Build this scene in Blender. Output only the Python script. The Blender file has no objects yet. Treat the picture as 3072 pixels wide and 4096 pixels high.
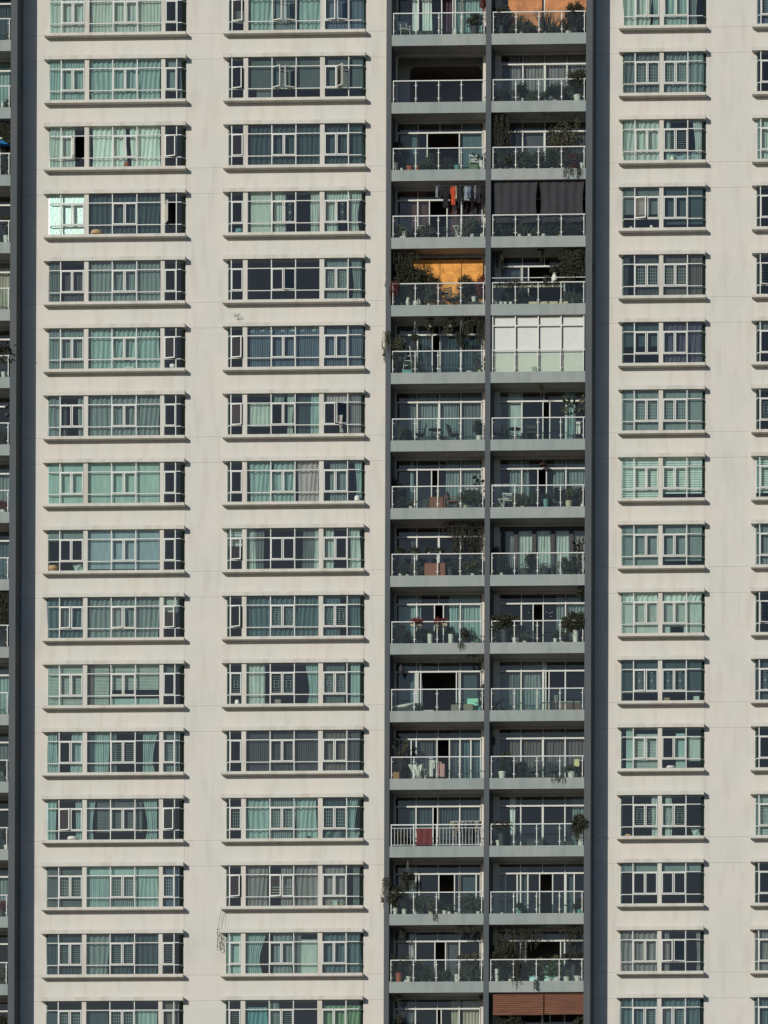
import bpy, math, random
from mathutils import Matrix, Vector
random.seed(7)
sc = bpy.context.scene
COL = sc.collection
PITCH = 3.3
NR = 16                      # storeys in view, 0 = top
# ------------------------------------------------------------------ camera
CAM = Vector((49.0, -280.0, -75.0))
FPX, CX, CY = 23075.02, 4530.50, 8021.78        # focal length and principal point in photo pixels (3072 x 4096)
EUL = (math.pi/2+0.005626, -0.0021508, 0.0433594)
cam_d = bpy.data.cameras.new('camera'); cam = bpy.data.objects.new('camera', cam_d); COL.objects.link(cam)
cam.location = CAM; cam.rotation_mode = 'XYZ'; cam.rotation_euler = EUL
cam_d.sensor_fit = 'HORIZONTAL'; cam_d.sensor_width = 36; cam_d.lens = FPX/3072*36
cam_d.shift_x = (1536-CX)/3072; cam_d.shift_y = (CY-2048)/3072
cam_d.clip_start = 1; cam_d.clip_end = 6000
sc.camera = cam
RM = Matrix.Rotation(EUL[2], 3, 'Z') @ Matrix.Rotation(EUL[1], 3, 'Y') @ Matrix.Rotation(EUL[0], 3, 'X')
def at(u, v, y):
    d = RM @ Vector(((u-CX)/FPX, -(v-CY)/FPX, -1.0))
    return CAM + d*((y-CAM.y)/d.y)
def zs(k): return -(k-7)*PITCH - 0.09           # underside of a window sill on storey k
def zb(k): return -(k-7)*PITCH - 1.09           # underside of a balcony slab on storey k

# ------------------------------------------------------------------ world, sun
TA, TE = 0.565, 0.405
sd = Vector((-TA, -1.0, TE)).normalized()
w = bpy.data.worlds.new('World'); sc.world = w; w.use_nodes = True
nt = w.node_tree; bg = nt.nodes['Background']
sky = nt.nodes.new('ShaderNodeTexSky'); sky.sky_type = 'NISHITA'; sky.sun_disc = False
sky.sun_elevation = math.asin(sd.z); sky.sun_rotation = math.atan2(sd.x, sd.y)
sky.air_density = 1.0; sky.dust_density = 0.3; sky.ozone_density = 5.0
nt.links.new(sky.outputs[0], bg.inputs[0]); bg.inputs[1].default_value = 0.068
sl = bpy.data.lights.new('sun', 'SUN'); so = bpy.data.objects.new('sun', sl); COL.objects.link(so)
sl.energy = 3.3; sl.angle = math.radians(0.53); sl.color = (1.0, 0.945, 0.855)
so.rotation_euler = sd.to_track_quat('Z', 'Y').to_euler(); so.location = (-40, -80, 60)
sc.view_settings.view_transform = 'Standard'; sc.view_settings.look = 'None'
sc.view_settings.exposure = 0.0; sc.view_settings.gamma = 1.0
sc.cycles.transparent_max_bounces = 16; sc.cycles.max_bounces = 8

# ------------------------------------------------------------------ materials
MATS = {}
def lin(c):
    c = c/255.0
    return c/12.92 if c <= .04045 else ((c+.055)/1.055)**2.4
def pmat(name, base, rough=.85, var=.12, scale=1.5, spec=.3, metal=0.0, bump=0.0, bscale=40, stretch=(1, 1, 1)):
    if name in MATS: return MATS[name]
    m = bpy.data.materials.new(name); m.use_nodes = True; n = m.node_tree; b = n.nodes['Principled BSDF']
    b.inputs['Roughness'].default_value = rough; b.inputs['Specular IOR Level'].default_value = spec
    b.inputs['Metallic'].default_value = metal
    g = n.nodes.new('ShaderNodeNewGeometry'); mp = n.nodes.new('ShaderNodeMapping'); mp.inputs['Scale'].default_value = stretch
    n.links.new(g.outputs['Position'], mp.inputs[0])
    t = n.nodes.new('ShaderNodeTexNoise'); t.inputs['Scale'].default_value = scale; t.inputs['Detail'].default_value = 5
    n.links.new(mp.outputs[0], t.inputs[0])
    r = n.nodes.new('ShaderNodeValToRGB'); r.color_ramp.elements[0].position = .3; r.color_ramp.elements[1].position = .7
    r.color_ramp.elements[0].color = tuple(max(0, x*(1-var)) for x in base)+(1,)
    r.color_ramp.elements[1].color = tuple(min(1, x*(1+var)) for x in base)+(1,)
    n.links.new(t.outputs[0], r.inputs[0]); n.links.new(r.outputs[0], b.inputs['Base Color'])
    if bump:
        t2 = n.nodes.new('ShaderNodeTexNoise'); t2.inputs['Scale'].default_value = bscale; t2.inputs['Detail'].default_value = 3
        n.links.new(mp.outputs[0], t2.inputs[0])
        bm = n.nodes.new('ShaderNodeBump'); bm.inputs['Strength'].default_value = bump; bm.inputs['Distance'].default_value = .02
        n.links.new(t2.outputs[0], bm.inputs['Height']); n.links.new(bm.outputs[0], b.inputs['Normal'])
    MATS[name] = m; return m

def render_wall(name, c1, c2, dirt, joint=True, streak=.28):
    """painted render: two slow tints, fine roller grain, rain streaks running down, construction joints every second storey"""
    m = bpy.data.materials.new(name); m.use_nodes = True; n = m.node_tree; b = n.nodes['Principled BSDF']; L = n.links.new
    b.inputs['Roughness'].default_value = .92; b.inputs['Specular IOR Level'].default_value = .2
    g = n.nodes.new('ShaderNodeNewGeometry')
    def noise(s, sc_, det=4):
        mp = n.nodes.new('ShaderNodeMapping'); mp.inputs['Scale'].default_value = s; L(g.outputs['Position'], mp.inputs[0])
        t = n.nodes.new('ShaderNodeTexNoise'); t.inputs['Scale'].default_value = sc_; t.inputs['Detail'].default_value = det
        L(mp.outputs[0], t.inputs[0]); return t.outputs[0]
    def ramp(src, a, b_, ca, cb):
        r = n.nodes.new('ShaderNodeValToRGB'); r.color_ramp.elements[0].position = a; r.color_ramp.elements[1].position = b_
        r.color_ramp.elements[0].color = ca+(1,); r.color_ramp.elements[1].color = cb+(1,); L(src, r.inputs[0]); return r.outputs[0]
    def mul(a, b_, f=1.0):
        x = n.nodes.new('ShaderNodeMixRGB'); x.blend_type = 'MULTIPLY'; x.inputs[0].default_value = f; L(a, x.inputs[1]); L(b_, x.inputs[2]); return x.outputs[0]
    base = ramp(noise((1, 1, 1), .45, 4), .40, .60, c1, c2)
    grain = ramp(noise((1, 1, 1), 18, 4), .3, .7, (.955, .955, .955), (1.0, 1.0, 1.0))
    cloud = ramp(noise((1, 1, 1), 1.6, 6), .3, .72, (.97, .965, .96), (1.0, 1.0, 1.0))
    st = ramp(noise((2.2, 1, .35), 1.1, 7), .36, .50, dirt, (1.0, 1.0, 1.0))
    out = mul(mul(base, grain), cloud); out = mul(out, st, streak)
    if joint:
        sp = n.nodes.new('ShaderNodeSeparateXYZ'); L(g.outputs['Position'], sp.inputs[0])
        def mnode(op, a, v=None, v2=None):
            x = n.nodes.new('ShaderNodeMath'); x.operation = op; L(a, x.inputs[0])
            if v is not None: x.inputs[1].default_value = v
            if v2 is not None: x.inputs[2].default_value = v2
            return x.outputs[0]
        acc = None
        for off in (3.36, 2.10):
            s_ = mnode('SUBTRACT', sp.outputs['Z'], off); d = mnode('PINGPONG', s_, 3.3); l_ = mnode('LESS_THAN', d, .013)
            if acc is None: acc = l_
            else:
                x = n.nodes.new('ShaderNodeMath'); x.operation = 'MAXIMUM'; L(acc, x.inputs[0]); L(l_, x.inputs[1]); acc = x.outputs[0]
        f = mnode('MULTIPLY', acc, .36)
        x = n.nodes.new('ShaderNodeMixRGB'); L(f, x.inputs[0]); L(out, x.inputs[1]); x.inputs[2].default_value = (.12, .11, .10, 1); out = x.outputs[0]
    L(out, b.inputs['Base Color'])
    t2 = noise((1, 1, 1), 60, 3)
    bm = n.nodes.new('ShaderNodeBump'); bm.inputs['Strength'].default_value = .35; bm.inputs['Distance'].default_value = .01
    L(t2, bm.inputs['Height']); L(bm.outputs[0], b.inputs['Normal'])
    MATS[name] = m; return m

def glass(name, tint, refl=1.0, gcol=(1, .82, .67, 1)):
    m = bpy.data.materials.new(name); m.use_nodes = True; n = m.node_tree; L = n.links.new
    for x in list(n.nodes):
        if x.type != 'OUTPUT_MATERIAL': n.nodes.remove(x)
    o = [x for x in n.nodes if x.type == 'OUTPUT_MATERIAL'][0]
    tr = n.nodes.new('ShaderNodeBsdfTransparent'); tr.inputs[0].default_value = tint+(1,)
    gl = n.nodes.new('ShaderNodeBsdfGlossy'); gl.inputs['Roughness'].default_value = .03; gl.inputs[0].default_value = gcol
    fr = n.nodes.new('ShaderNodeFresnel'); fr.inputs[0].default_value = 1.5
    ml = n.nodes.new('ShaderNodeMath'); ml.operation = 'MULTIPLY'; ml.inputs[1].default_value = refl; L(fr.outputs[0], ml.inputs[0])
    g = n.nodes.new('ShaderNodeNewGeometry')
    t = n.nodes.new('ShaderNodeTexNoise'); t.inputs['Scale'].default_value = .9; L(g.outputs['Position'], t.inputs[0])
    bm = n.nodes.new('ShaderNodeBump'); bm.inputs['Strength'].default_value = .06; bm.inputs['Distance'].default_value = .05
    L(t.outputs[0], bm.inputs['Height']); L(bm.outputs[0], gl.inputs['Normal'])
    mx = n.nodes.new('ShaderNodeMixShader'); L(ml.outputs[0], mx.inputs[0]); L(tr.outputs[0], mx.inputs[1]); L(gl.outputs[0], mx.inputs[2])
    L(mx.outputs[0], o.inputs[0]); MATS[name] = m; return m

M_WALL = render_wall('cream_render', (.60, .595, .543), (.635, .605, .548), (.78, .72, .68))
M_TRIM = render_wall('cream_trim', (.59, .585, .525), (.62, .59, .53), (.72, .70, .66), joint=False, streak=.45)
M_PIER = render_wall('slate_grey_paint', (.095, .110, .118), (.108, .115, .120), (.8, .8, .8))
M_SLAB = render_wall('pale_grey_paint', (.285, .33, .315), (.33, .355, .335), (.70, .70, .69), joint=False, streak=.35)
M_SOFF = pmat('soffit_paint', (.40, .39, .37), .9, .15, 1.2)
M_FRAME = pmat('white_aluminium', (.57, .585, .54), .45, .06, 3, .4)
M_RAILM = pmat('white_rail_paint', (.57, .59, .56), .45, .08, 3, .4)
M_CREAMW = pmat('cream_balcony_wall', (.66, .60, .52), .9, .06, 2)
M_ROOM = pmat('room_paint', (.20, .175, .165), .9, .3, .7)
M_GLASS = glass('window_glass', (.67, .83, .775), 2.7)
M_RETURN = glass('return_glass', (.60, .80, .75), .7, (.55, .85, .78, 1))
M_DGLASS = glass('door_glass', (.76, .90, .85), 2.4)
M_RGLASS = glass('railing_glass', (.86, .945, .90), 1.8)
M_GRILLE = pmat('grille_metal', (.55, .56, .55), .5, .05)
M_DARK = pmat('dark_bronze', (.025, .025, .03), .5, .1)
M_GROUND = pmat('paving', (.10, .10, .10), .95, .3, .05)

# ------------------------------------------------------------------ mesh builder
class MB:
    def __init__(s): s.v = []; s.f = []; s.m = []; s.mi = 0; s.sm = False
    def quad(s, a, b, c, d):
        i = len(s.v); s.v += [tuple(a), tuple(b), tuple(c), tuple(d)]; s.f.append((i, i+1, i+2, i+3)); s.m.append(s.mi)
    def tri(s, a, b, c):
        i = len(s.v); s.v += [tuple(a), tuple(b), tuple(c)]; s.f.append((i, i+1, i+2)); s.m.append(s.mi)
    def box(s, x0, x1, y0, y1, z0, z1, skip=''):
        i = len(s.v)
        s.v += [(x0,y0,z0),(x1,y0,z0),(x1,y1,z0),(x0,y1,z0),(x0,y0,z1),(x1,y0,z1),(x1,y1,z1),(x0,y1,z1)]
        F = {'b':(0,3,2,1),'t':(4,5,6,7),'f':(0,1,5,4),'k':(2,3,7,6),'l':(3,0,4,7),'r':(1,2,6,5)}
        for k_, f in F.items():
            if k_ not in skip: s.f.append(tuple(i+j for j in f)); s.m.append(s.mi)
    def bar(s, p, q, r, n=6):
        p = Vector(p); q = Vector(q); d = (q-p).normalized(); a = d.orthogonal().normalized(); b = d.cross(a); i = len(s.v)
        for e in (p, q):
            for j in range(n):
                t = 2*math.pi*j/n; s.v.append(tuple(e+a*r*math.cos(t)+b*r*math.sin(t)))
        for j in range(n): s.f.append((i+j, i+(j+1)%n, i+n+(j+1)%n, i+n+j)); s.m.append(s.mi)
        s.f.append(tuple(i+j for j in range(n))[::-1]); s.m.append(s.mi); s.f.append(tuple(i+n+j for j in range(n))); s.m.append(s.mi)
    def lathe(s, prof, n=14, c=(0, 0, 0)):
        i = len(s.v)
        for r, z in prof:
            for j in range(n): t = 2*math.pi*j/n; s.v.append((c[0]+r*math.cos(t), c[1]+r*math.sin(t), c[2]+z))
        for a in range(len(prof)-1):
            for j in range(n): s.f.append((i+a*n+j, i+a*n+(j+1)%n, i+(a+1)*n+(j+1)%n, i+(a+1)*n+j)); s.m.append(s.mi)
        s.f.append(tuple(i+j for j in range(n))[::-1]); s.m.append(s.mi)
        e = i+(len(prof)-1)*n; s.f.append(tuple(e+j for j in range(n))); s.m.append(s.mi)
    def mesh(s, name, mats, smooth=False):
        me = bpy.data.meshes.new(name); me.from_pydata(s.v, [], s.f)
        for m in (mats if isinstance(mats, (list, tuple)) else [mats]): me.materials.append(m)
        for p, k_ in zip(me.polygons, s.m): p.material_index = k_; p.use_smooth = smooth
        me.update(); return me
    def build(s, name, mats, parent=None, loc=(0, 0, 0), smooth=False):
        return link(name, s.mesh(name, mats, smooth), parent, loc)
def link(name, me, parent=None, loc=(0, 0, 0), rz=0, scale=None):
    o = bpy.data.objects.new(name, me); COL.objects.link(o); o.parent = parent; o.location = loc; o.rotation_euler = (0, 0, rz)
    if scale: o.scale = scale
    return o
def tag(o, label=None, cat=None, group=None, kind=None):
    if label: o['label'] = label
    if cat: o['category'] = cat
    if group: o['group'] = group
    if kind: o['kind'] = kind
    return o
def thing(name, label, cat, loc=(0, 0, 0), group=None, rz=0, scale=None):
    return tag(link(name, None, None, loc, rz, scale), label, cat, group)
ORD = ['first', 'second', 'third', 'fourth', 'fifth', 'sixth', 'seventh', 'eighth', 'ninth', 'tenth', 'eleventh', 'twelfth',
       'thirteenth', 'fourteenth', 'fifteenth', 'sixteenth']
def lvl(k): return 'top storey' if k == 0 else ('bottom storey' if k == NR-1 else ORD[k]+' storey down')

# ------------------------------------------------------------------ ground
g = MB(); g.quad((-900, -1500, 0), (900, -1500, 0), (900, 600, 0), (-900, 600, 0))
tag(g.build('ground', M_GROUND, loc=(0, 0, -76.8)), kind='structure')

# ------------------------------------------------------------------ the tower
TOW = thing('apartment_building', 'tall cream apartment tower with slate grey balcony piers and rows of wide windows', 'building')
ZT, ZB = 33.0, -76.8

WT = {  # x in metres: wall edge, front corner, pillars, mullions, sash cells, front corner, wall edge, sill ends
 'A': dict(x0=-16.56, f0=-16.44, f1=-9.96, x1=-9.80, s0=-16.76, s1=-9.75, pil=[(-14.75,-14.53),(-10.97,-10.77)],
           mul=[-15.91,-13.36,-12.15,-10.20], sash=[(-15.91,-15.34),(-15.34,-14.75),(-13.36,-12.75),(-12.75,-12.15),(-10.77,-10.20)]),
 'B': dict(x0=-7.70, f0=-7.60, f1=-1.08, x1=-.93, s0=-7.91, s1=-.90, pil=[(-6.91,-6.68),(-3.13,-2.90)],
           mul=[-7.48,-5.50,-4.31,-1.72], sash=[(-7.48,-6.91),(-5.50,-4.905),(-4.905,-4.31),(-2.90,-2.32),(-2.32,-1.72)]),
 'D': dict(x0=11.71, f0=11.82, f1=15.65, x1=15.79, s0=11.55, s1=15.82, pil=[(13.55,13.76)],
           mul=[12.35,14.94], sash=[(12.35,12.95),(12.95,13.55),(13.76,14.34),(14.34,14.94)]),
}
WT['E'] = {k_: ([(a+25.99, b+25.99) for a, b in v] if v and isinstance(v, list) and isinstance(v[0], tuple) else
               ([a+25.99 for a in v] if isinstance(v, list) else v+25.99)) for k_, v in WT['B'].items()}
GY = -.265; SILLT = .14; TB, TT, HB, HT = .60, 1.69, 2.14, 2.33   # heights above the sill underside
def win_meshes(t):
    W = WT[t]; ox = W['x0']; r = lambda x: x-ox
    fr = MB(); gl = MB(); w_ = .0225
    edges = [W['f0']]+sorted(W['mul']+[e for p in W['pil'] for e in p])+[W['f1']]
    for x in W['mul']: fr.box(r(x)-w_, r(x)+w_, GY-.05, GY+.03, SILLT, HB)
    segs = []; a = W['f0']
    for p in W['pil']: segs.append((a, p[0])); a = p[1]
    segs.append((a, W['f1']))
    for a, b in segs:
        for z in (TB, TT):
            xs = sorted([a]+[m for m in W['mul'] if a < m < b]+[b])
            for i in range(len(xs)-1):
                e0 = w_ if xs[i] in W['mul'] else 0; e1 = w_ if xs[i+1] in W['mul'] else 0
                fr.box(r(xs[i])+e0, r(xs[i+1])-e1, GY-.045, GY+.03, z-.0195, z+.0195)
    for s in (0, 1):                               # transoms on the splayed returns
        xa, xb = ((W['x0'], W['f0']) if s == 0 else (W['f1'], W['x1']))
        ya, yb = ((0, GY) if s == 0 else (GY, 0))
        for z in (TB, TT):
            d = .035
            pa = (r(xa), ya); pb = (r(xb), yb)
            fr.v += []
            i = len(fr.v)
            for zz in (z-.02, z+.02):
                fr.v += [(pa[0], pa[1]-d, zz), (pb[0], pb[1]-d, zz), (pb[0], pb[1]+.0, zz), (pa[0], pa[1]+.0, zz)]
            for f in ((0,3,2,1),(4,5,6,7),(0,1,5,4),(2,3,7,6),(3,0,4,7),(1,2,6,5)): fr.f.append(tuple(i+j for j in f)); fr.m.append(0)
        gl.mi = 1; gl.quad((r(xa), ya, SILLT), (r(xb), yb, SILLT), (r(xb), yb, HB), (r(xa), ya, HB)); gl.mi = 0
    xs = sorted(set([W['f0'], W['f1']]+W['mul']+[e for p in W['pil'] for e in p]+[e for p in W['sash'] for e in p]))
    for a, b in zip(xs, xs[1:]):
        if any(abs(a-p[0]) < 1e-6 for p in W['pil']): continue
        issash = any(abs(a-p[0]) < 1e-6 for p in W['sash'])
        for z0, z1 in ((SILLT, TB-.024), (TB+.024, TT-.024), (TT+.024, HB)):
            if issash and z0 > SILLT and z1 < HB: continue
            gl.quad((r(a), GY, z0), (r(b), GY, z0), (r(b), GY, z1), (r(a), GY, z1))
    for a, b in W['sash']:                         # sub-frames round the opening lights
        pass
    pil = []
    for a, b in W['pil']:
        m = MB(); m.box(0, b-a, -.31, -.02, SILLT, HB); pil.append((r(a), m.mesh('pillar', M_TRIM)))
    h = MB(); h.box(r(W['s0']), r(W['s1']), -.40, 0, HB, HT); 
    s = MB(); s.box(r(W['s0']), r(W['s1']), -.40, 0, 0, SILLT)
    sh = []
    for a, b in W['sash']:
        m = MB(); ww = b-a-.03; f = .046; z0, z1 = TB+.026, TT-.026
        m.box(0, f, -.055, .0, z0, z1); m.box(ww-f, ww, -.055, .0, z0, z1)
        m.box(f, ww-f, -.055, .0, z0, z0+f); m.box(f, ww-f, -.055, .0, z1-f, z1)
        m.mi = 1; m.quad((f, -.02, z0+f), (ww-f, -.02, z0+f), (ww-f, -.02, z1-f), (f, -.02, z1-f))
        sh.append((r(a)+.015, m.mesh('sash', [M_FRAME, M_GLASS])))
    return dict(fr=fr.mesh('window', M_FRAME), gl=gl.mesh('glass', [M_GLASS, M_RETURN]), pil=pil, h=h.mesh('hood', M_TRIM), s=s.mesh('sill', M_TRIM), sh=sh)
WM = {t: win_meshes(t) for t in 'ABD'}; WM['E'] = WM['B']
# opening lights that stand ajar: (column, storey, sash index) -> degrees (hinged on the left; negative = hinged on the right)
AJAR = {('A',2,1):70, ('A',2,4):14, ('A',3,4):64, ('A',5,4):12, ('A',9,0):7, ('A',9,2):7, ('A',9,4):9, ('A',12,0):9, ('A',12,4):12,
        ('B',0,0):14, ('B',0,1):24, ('B',0,2):-16, ('B',0,3):16, ('B',0,4):-14, ('B',1,0):18, ('B',1,1):34, ('B',1,2):-22, ('B',1,4):48,
        ('B',2,0):4, ('B',4,2):-9, ('B',5,0):12, ('B',6,0):9, ('B',6,4):-24, ('B',8,0):13, ('B',9,0):17, ('B',13,0):13, ('B',13,1):8,
        ('D',3,0):12, ('D',14,2):7, ('D',14,3):-7, ('D',11,0):6, ('D',15,2):7, ('D',10,0):5, ('E',4,0):-12, ('E',9,0):-12}
def grille_mesh(wd, kind):
    m = MB(); z0, z1 = TB+.07, TT-.07; y = GY+.05; a, b = .06, wd-.08
    if kind == 'bars':
        n = 9
        for i in range(1, n): z = z0+(z1-z0)*i/n; m.box(a, b, y, y+.012, z-.007, z+.007)
    elif kind == 'fret':
        n = 9; c = (a+b)/2
        for i in range(1, n):
            z = z0+(z1-z0)*i/n
            if i in (4, 5): m.box(a, a+.13, y, y+.012, z-.008, z+.008); m.box(b-.13, b, y, y+.012, z-.008, z+.008)
            else: m.box(a, b, y, y+.012, z-.008, z+.008)
        za, zc = z0+(z1-z0)*3/n, z0+(z1-z0)*6/n
        for x in (a+.13, b-.13): m.box(x-.008, x+.008, y-.003, y+.009, za, zc)
        m.box(c-.08, c+.08, y-.003, y+.009, (za+zc)/2-.008, (za+zc)/2+.008)
    elif kind == 'grid':
        for i in range(1, 4): x = a+(b-a)*i/4; m.box(x-.007, x+.007, y-.004, y+.008, z0, z1)
        for i in range(1, 6): z = z0+(z1-z0)*i/6; m.box(a, b, y, y+.012, z-.007, z+.007)
    elif kind == 'rails':
        for i in range(4): z = z0+.03+.13*i; m.box(a, b, y, y+.02, z-.014, z+.014)
    elif kind == 'flower':
        c = (a+b)/2; zc = (z0+z1)/2
        for i in range(6):
            t = i*math.pi/3; m.bar((c, y, zc), (c+.05*math.cos(t), y, zc+.05*math.sin(t)), .014, 4)
        for s_ in (-1, 1):
            for j in range(8):
                z_a = z0+(z1-z0)*j/8; z_b = z0+(z1-z0)*(j+1)/8
                m.bar((c+s_*.10*math.cos(j*math.pi/2), y, z_a), (c+s_*.10*math.cos((j+1)*math.pi/2), y, z_b), .006, 4)
            for z in (z0+.06, z1-.06): m.box(c+s_*.05-.05, c+s_*.05+.05, y, y+.012, z-.007, z+.007)
    return m.mesh('grille', M_GRILLE)
GR = {('B',3):('flower',(2,4)), ('B',4):('fret',(3,4)), ('B',9):('fret',(1,2,3,4)), ('B',10):('fret',(0,1,2,3,4)), ('B',12):('grid',(0,1,2,3,4)),
      ('B',13):('rails',(1,2)), ('B',15):('bars',(0,1,2)), ('A',11):('bars',(2,3,4)), ('A',13):('grid',(0,1,2,3,4)), ('A',14):('bars',(0,1,2,3,4)),
      ('A',15):('grid',(0,1,2,3)), ('D',1):('grid',(0,1,2,3)), ('D',2):('bars',(2,3)), ('D',4):('grid',(0,1,2,3)), ('D',6):('grid',(0,1,2,3)),
      ('D',10):('flower',(0,1,2,3)), ('D',12):('fret',(0,1,2,3)), ('D',9):('bars',(0,1,2,3)), ('D',15):('bars',(1,3)), ('D',8):('bars',(0,)),
      ('E',4):('grid',(0,)), ('E',6):('fret',(0,)), ('E',9):('bars',(0,)), ('E',10):('flower',(0,)), ('E',12):('fret',(0,)), ('E',0):('bars',(0,))}
GM = {}
for k in range(NR):
    for t in 'ABDE':
        W = WT[t]; M = WM[t]
        wo = link('window', M['fr'], TOW, (W['x0'], 0, zs(k)))
        link('glass', M['gl'], wo)
        link('hood', M['h'], wo); link('sill', M['s'], wo)
        for x, me in M['pil']: link('pillar', me, wo, (x, 0, 0))
        for i, (x, me) in enumerate(M['sh']):
            a = AJAR.get((t, k, i), 0); wd = W['sash'][i][1]-W['sash'][i][0]-.03
            o = link('sash', me, wo, (x, GY-.012, 0))
            if a > 0: o.rotation_euler = (0, 0, -math.radians(a))
            elif a < 0:
                o.rotation_euler = (0, 0, math.radians(-a)); th = math.radians(-a)
                o.location = (x+wd-wd*math.cos(th), GY-.012-wd*math.sin(th), 0)
        if (t, k) in GR:
            kd, idx = GR[(t, k)]
            for i in idx:
                wd = W['sash'][i][1]-W['sash'][i][0]; key = (kd, round(wd, 2))
                if key not in GM: GM[key] = grille_mesh(wd, kd)
                link('grille', GM[key], wo, (W['sash'][i][0]-W['x0'], 0, 0))

# walls with window openings cut out
def wall(x0, x1, cols, name='wall'):
    m = MB(); T = .22
    xs = sorted([x0, x1]+[e for t in cols for e in (WT[t]['x0'], WT[t]['x1']) if e < x1])
    for a, b in zip(xs, xs[1:]):
        t = [c for c in cols if abs(WT[c]['x0']-a) < 1e-6]
        if not t: m.box(a, b, 0, T, ZB, ZT, skip='lr'); continue
        z = ZT
        for k in range(NR):
            m.box(a, b, 0, T, zs(k)+HB, z, skip='lr'); z = zs(k)+SILLT
            m.quad((a, 0, zs(k)+SILLT), (a, T, zs(k)+SILLT), (a, T, zs(k)+HB), (a, 0, zs(k)+HB))
            m.quad((b, T, zs(k)+SILLT), (b, 0, zs(k)+SILLT), (b, 0, zs(k)+HB), (b, T, zs(k)+HB))
        m.box(a, b, 0, T, ZB, z, skip='lr')
    return m.build(name, M_WALL, TOW)
wall(-17.90, .29, 'AB'); wall(10.39, 44.0, 'DE'); wall(-60, -22.8, '')
for t in 'ABDE':                                   # the spandrels stand a centimetre proud of the wall
    W = WT[t]
    for k in range(NR-1):
        m = MB(); m.box(W['s0']+.02, W['s1']-.02, -.012, 0, zs(k+1)+HT, zs(k), skip='k'); m.build('spandrel', M_WALL, TOW)
# rooms behind the windows: floors, back wall, cross walls
def rooms(xs, z_of, y0=.22, y1=4.6, n=NR):
    m = MB(); a, b = xs[0], xs[-1]
    for k in range(-1, n): m.box(a, b, y0, y1, z_of(k), z_of(k)+.2)
    for x in xs: m.box(x-.07, x+.07, y0, y1, z_of(n-1), z_of(-1)+.2, skip='')
    m.box(a, b, y1, y1+.15, z_of(n-1), z_of(-1)+.2)
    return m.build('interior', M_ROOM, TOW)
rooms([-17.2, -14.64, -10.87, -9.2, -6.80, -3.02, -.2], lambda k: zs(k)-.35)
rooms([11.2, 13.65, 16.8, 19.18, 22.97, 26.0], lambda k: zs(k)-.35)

# ------------------------------------------------------------------ balcony bays
XP = [(.29, .54), (5.17, 5.43), (10.07, 10.39)]
LSH = -28.26
for a, b in XP: m = MB(); m.box(a, b, -1.22, .22, ZB, ZT); m.build('pier', M_PIER, TOW)
for a, b in XP[1:]: m = MB(); m.box(a+LSH, b+LSH, -1.22, .22, ZB, ZT); m.build('pier', M_PIER, TOW)
BAY = {'l': dict(x0=.54, x1=5.17, d0=.62, d1=4.84, v=[1.65, 2.73, 3.80], post=[.63, 1.73, 2.85, 3.96, 5.07]),
       'r': dict(x0=5.43, x1=10.07, d0=5.72, d1=9.97, v=[6.80, 7.88, 8.97], post=[5.52, 6.63, 7.75, 8.87, 9.98])}
BAY['L'] = dict(x0=BAY['r']['x0']+LSH, x1=BAY['r']['x1']+LSH, d0=BAY['r']['d0']+LSH, d1=BAY['r']['d1']+LSH,
                v=[x+LSH for x in BAY['r']['v']], post=[x+LSH for x in BAY['r']['post']])
FL = .54; RT = 1.62; HD = 2.75
def balcony_meshes(b):
    B = BAY[b]; wd = B['x1']-B['x0']; P = [p-B['x0'] for p in B['post']]
    s = MB(); s.box(0, wd, -1.2, 0, 0, FL, skip='b'); s.mi = 1; s.quad((0, 0, 0), (wd, 0, 0), (wd, -1.2, 0), (0, -1.2, 0))
    r = MB()
    r.box(P[0]-.025, wd-.02, -1.17, -1.11, RT-.048, RT)
    for p in P:
        r.box(p-.019, p+.019, -1.165, -1.12, FL+.06, RT-.055); r.box(p-.012, p+.012, -1.155, -1.13, FL, FL+.06)
    for i in range(4):
        for z in (FL+.2, RT-.24):
            r.box(P[i]+.022, P[i]+.075, -1.15, -1.13, z-.014, z+.014); r.box(P[i+1]-.075, P[i+1]-.022, -1.15, -1.13, z-.014, z+.014)
    g_ = []
    for i in range(4):
        m = MB(); m.quad((0, -1.14, FL+.04), (P[i+1]-P[i]-.09, -1.14, FL+.04), (P[i+1]-P[i]-.09, -1.14, RT-.09), (0, -1.14, RT-.09))
        g_.append((P[i]+.045, m.mesh('glass_panel', M_RGLASS)))
    rb = MB(); rb.box(P[0]-.025, wd-.02, -1.17, -1.11, RT-.055, RT)
    for p in P: rb.box(p-.022, p+.022, -1.165, -1.12, FL, RT-.055)
    for i in range(4):
        rb.box(P[i]+.022, P[i+1]-.022, -1.15, -1.13, RT-.20, RT-.175); rb.box(P[i]+.022, P[i+1]-.022, -1.15, -1.13, FL+.06, FL+.085)
        for j in range(1, 7):
            x = P[i]+(P[i+1]-P[i])*j/7; rb.box(x-.009, x+.009, -1.148, -1.132, FL+.085, RT-.20)
    wing = MB()
    wl, wr = B['d0']-B['x0'], B['x1']-B['d1']
    wing.box(0, wl, 0, .22, FL, PITCH-.12, skip='b'); wing.box(wd-wr, wd, 0, .22, FL, PITCH-.12, skip='b'); wing.mi = 1; wing.box(0, wd, -.04, .22, PITCH-.12, PITCH, skip='t')
    return dict(s=s.mesh('balcony', [M_SLAB, M_SOFF]), r=r.mesh('railing', M_RAILM), rb=rb.mesh('railing', M_RAILM), g=g_, w=wing.mesh('recess_wall', [M_CREAMW, M_SOFF]))
BM = {b: balcony_meshes(b) for b in 'lrL'}
ZX = lambda zx, k, y: at(1520+zx/1.728, 188+268.8*k, y).x
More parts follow.
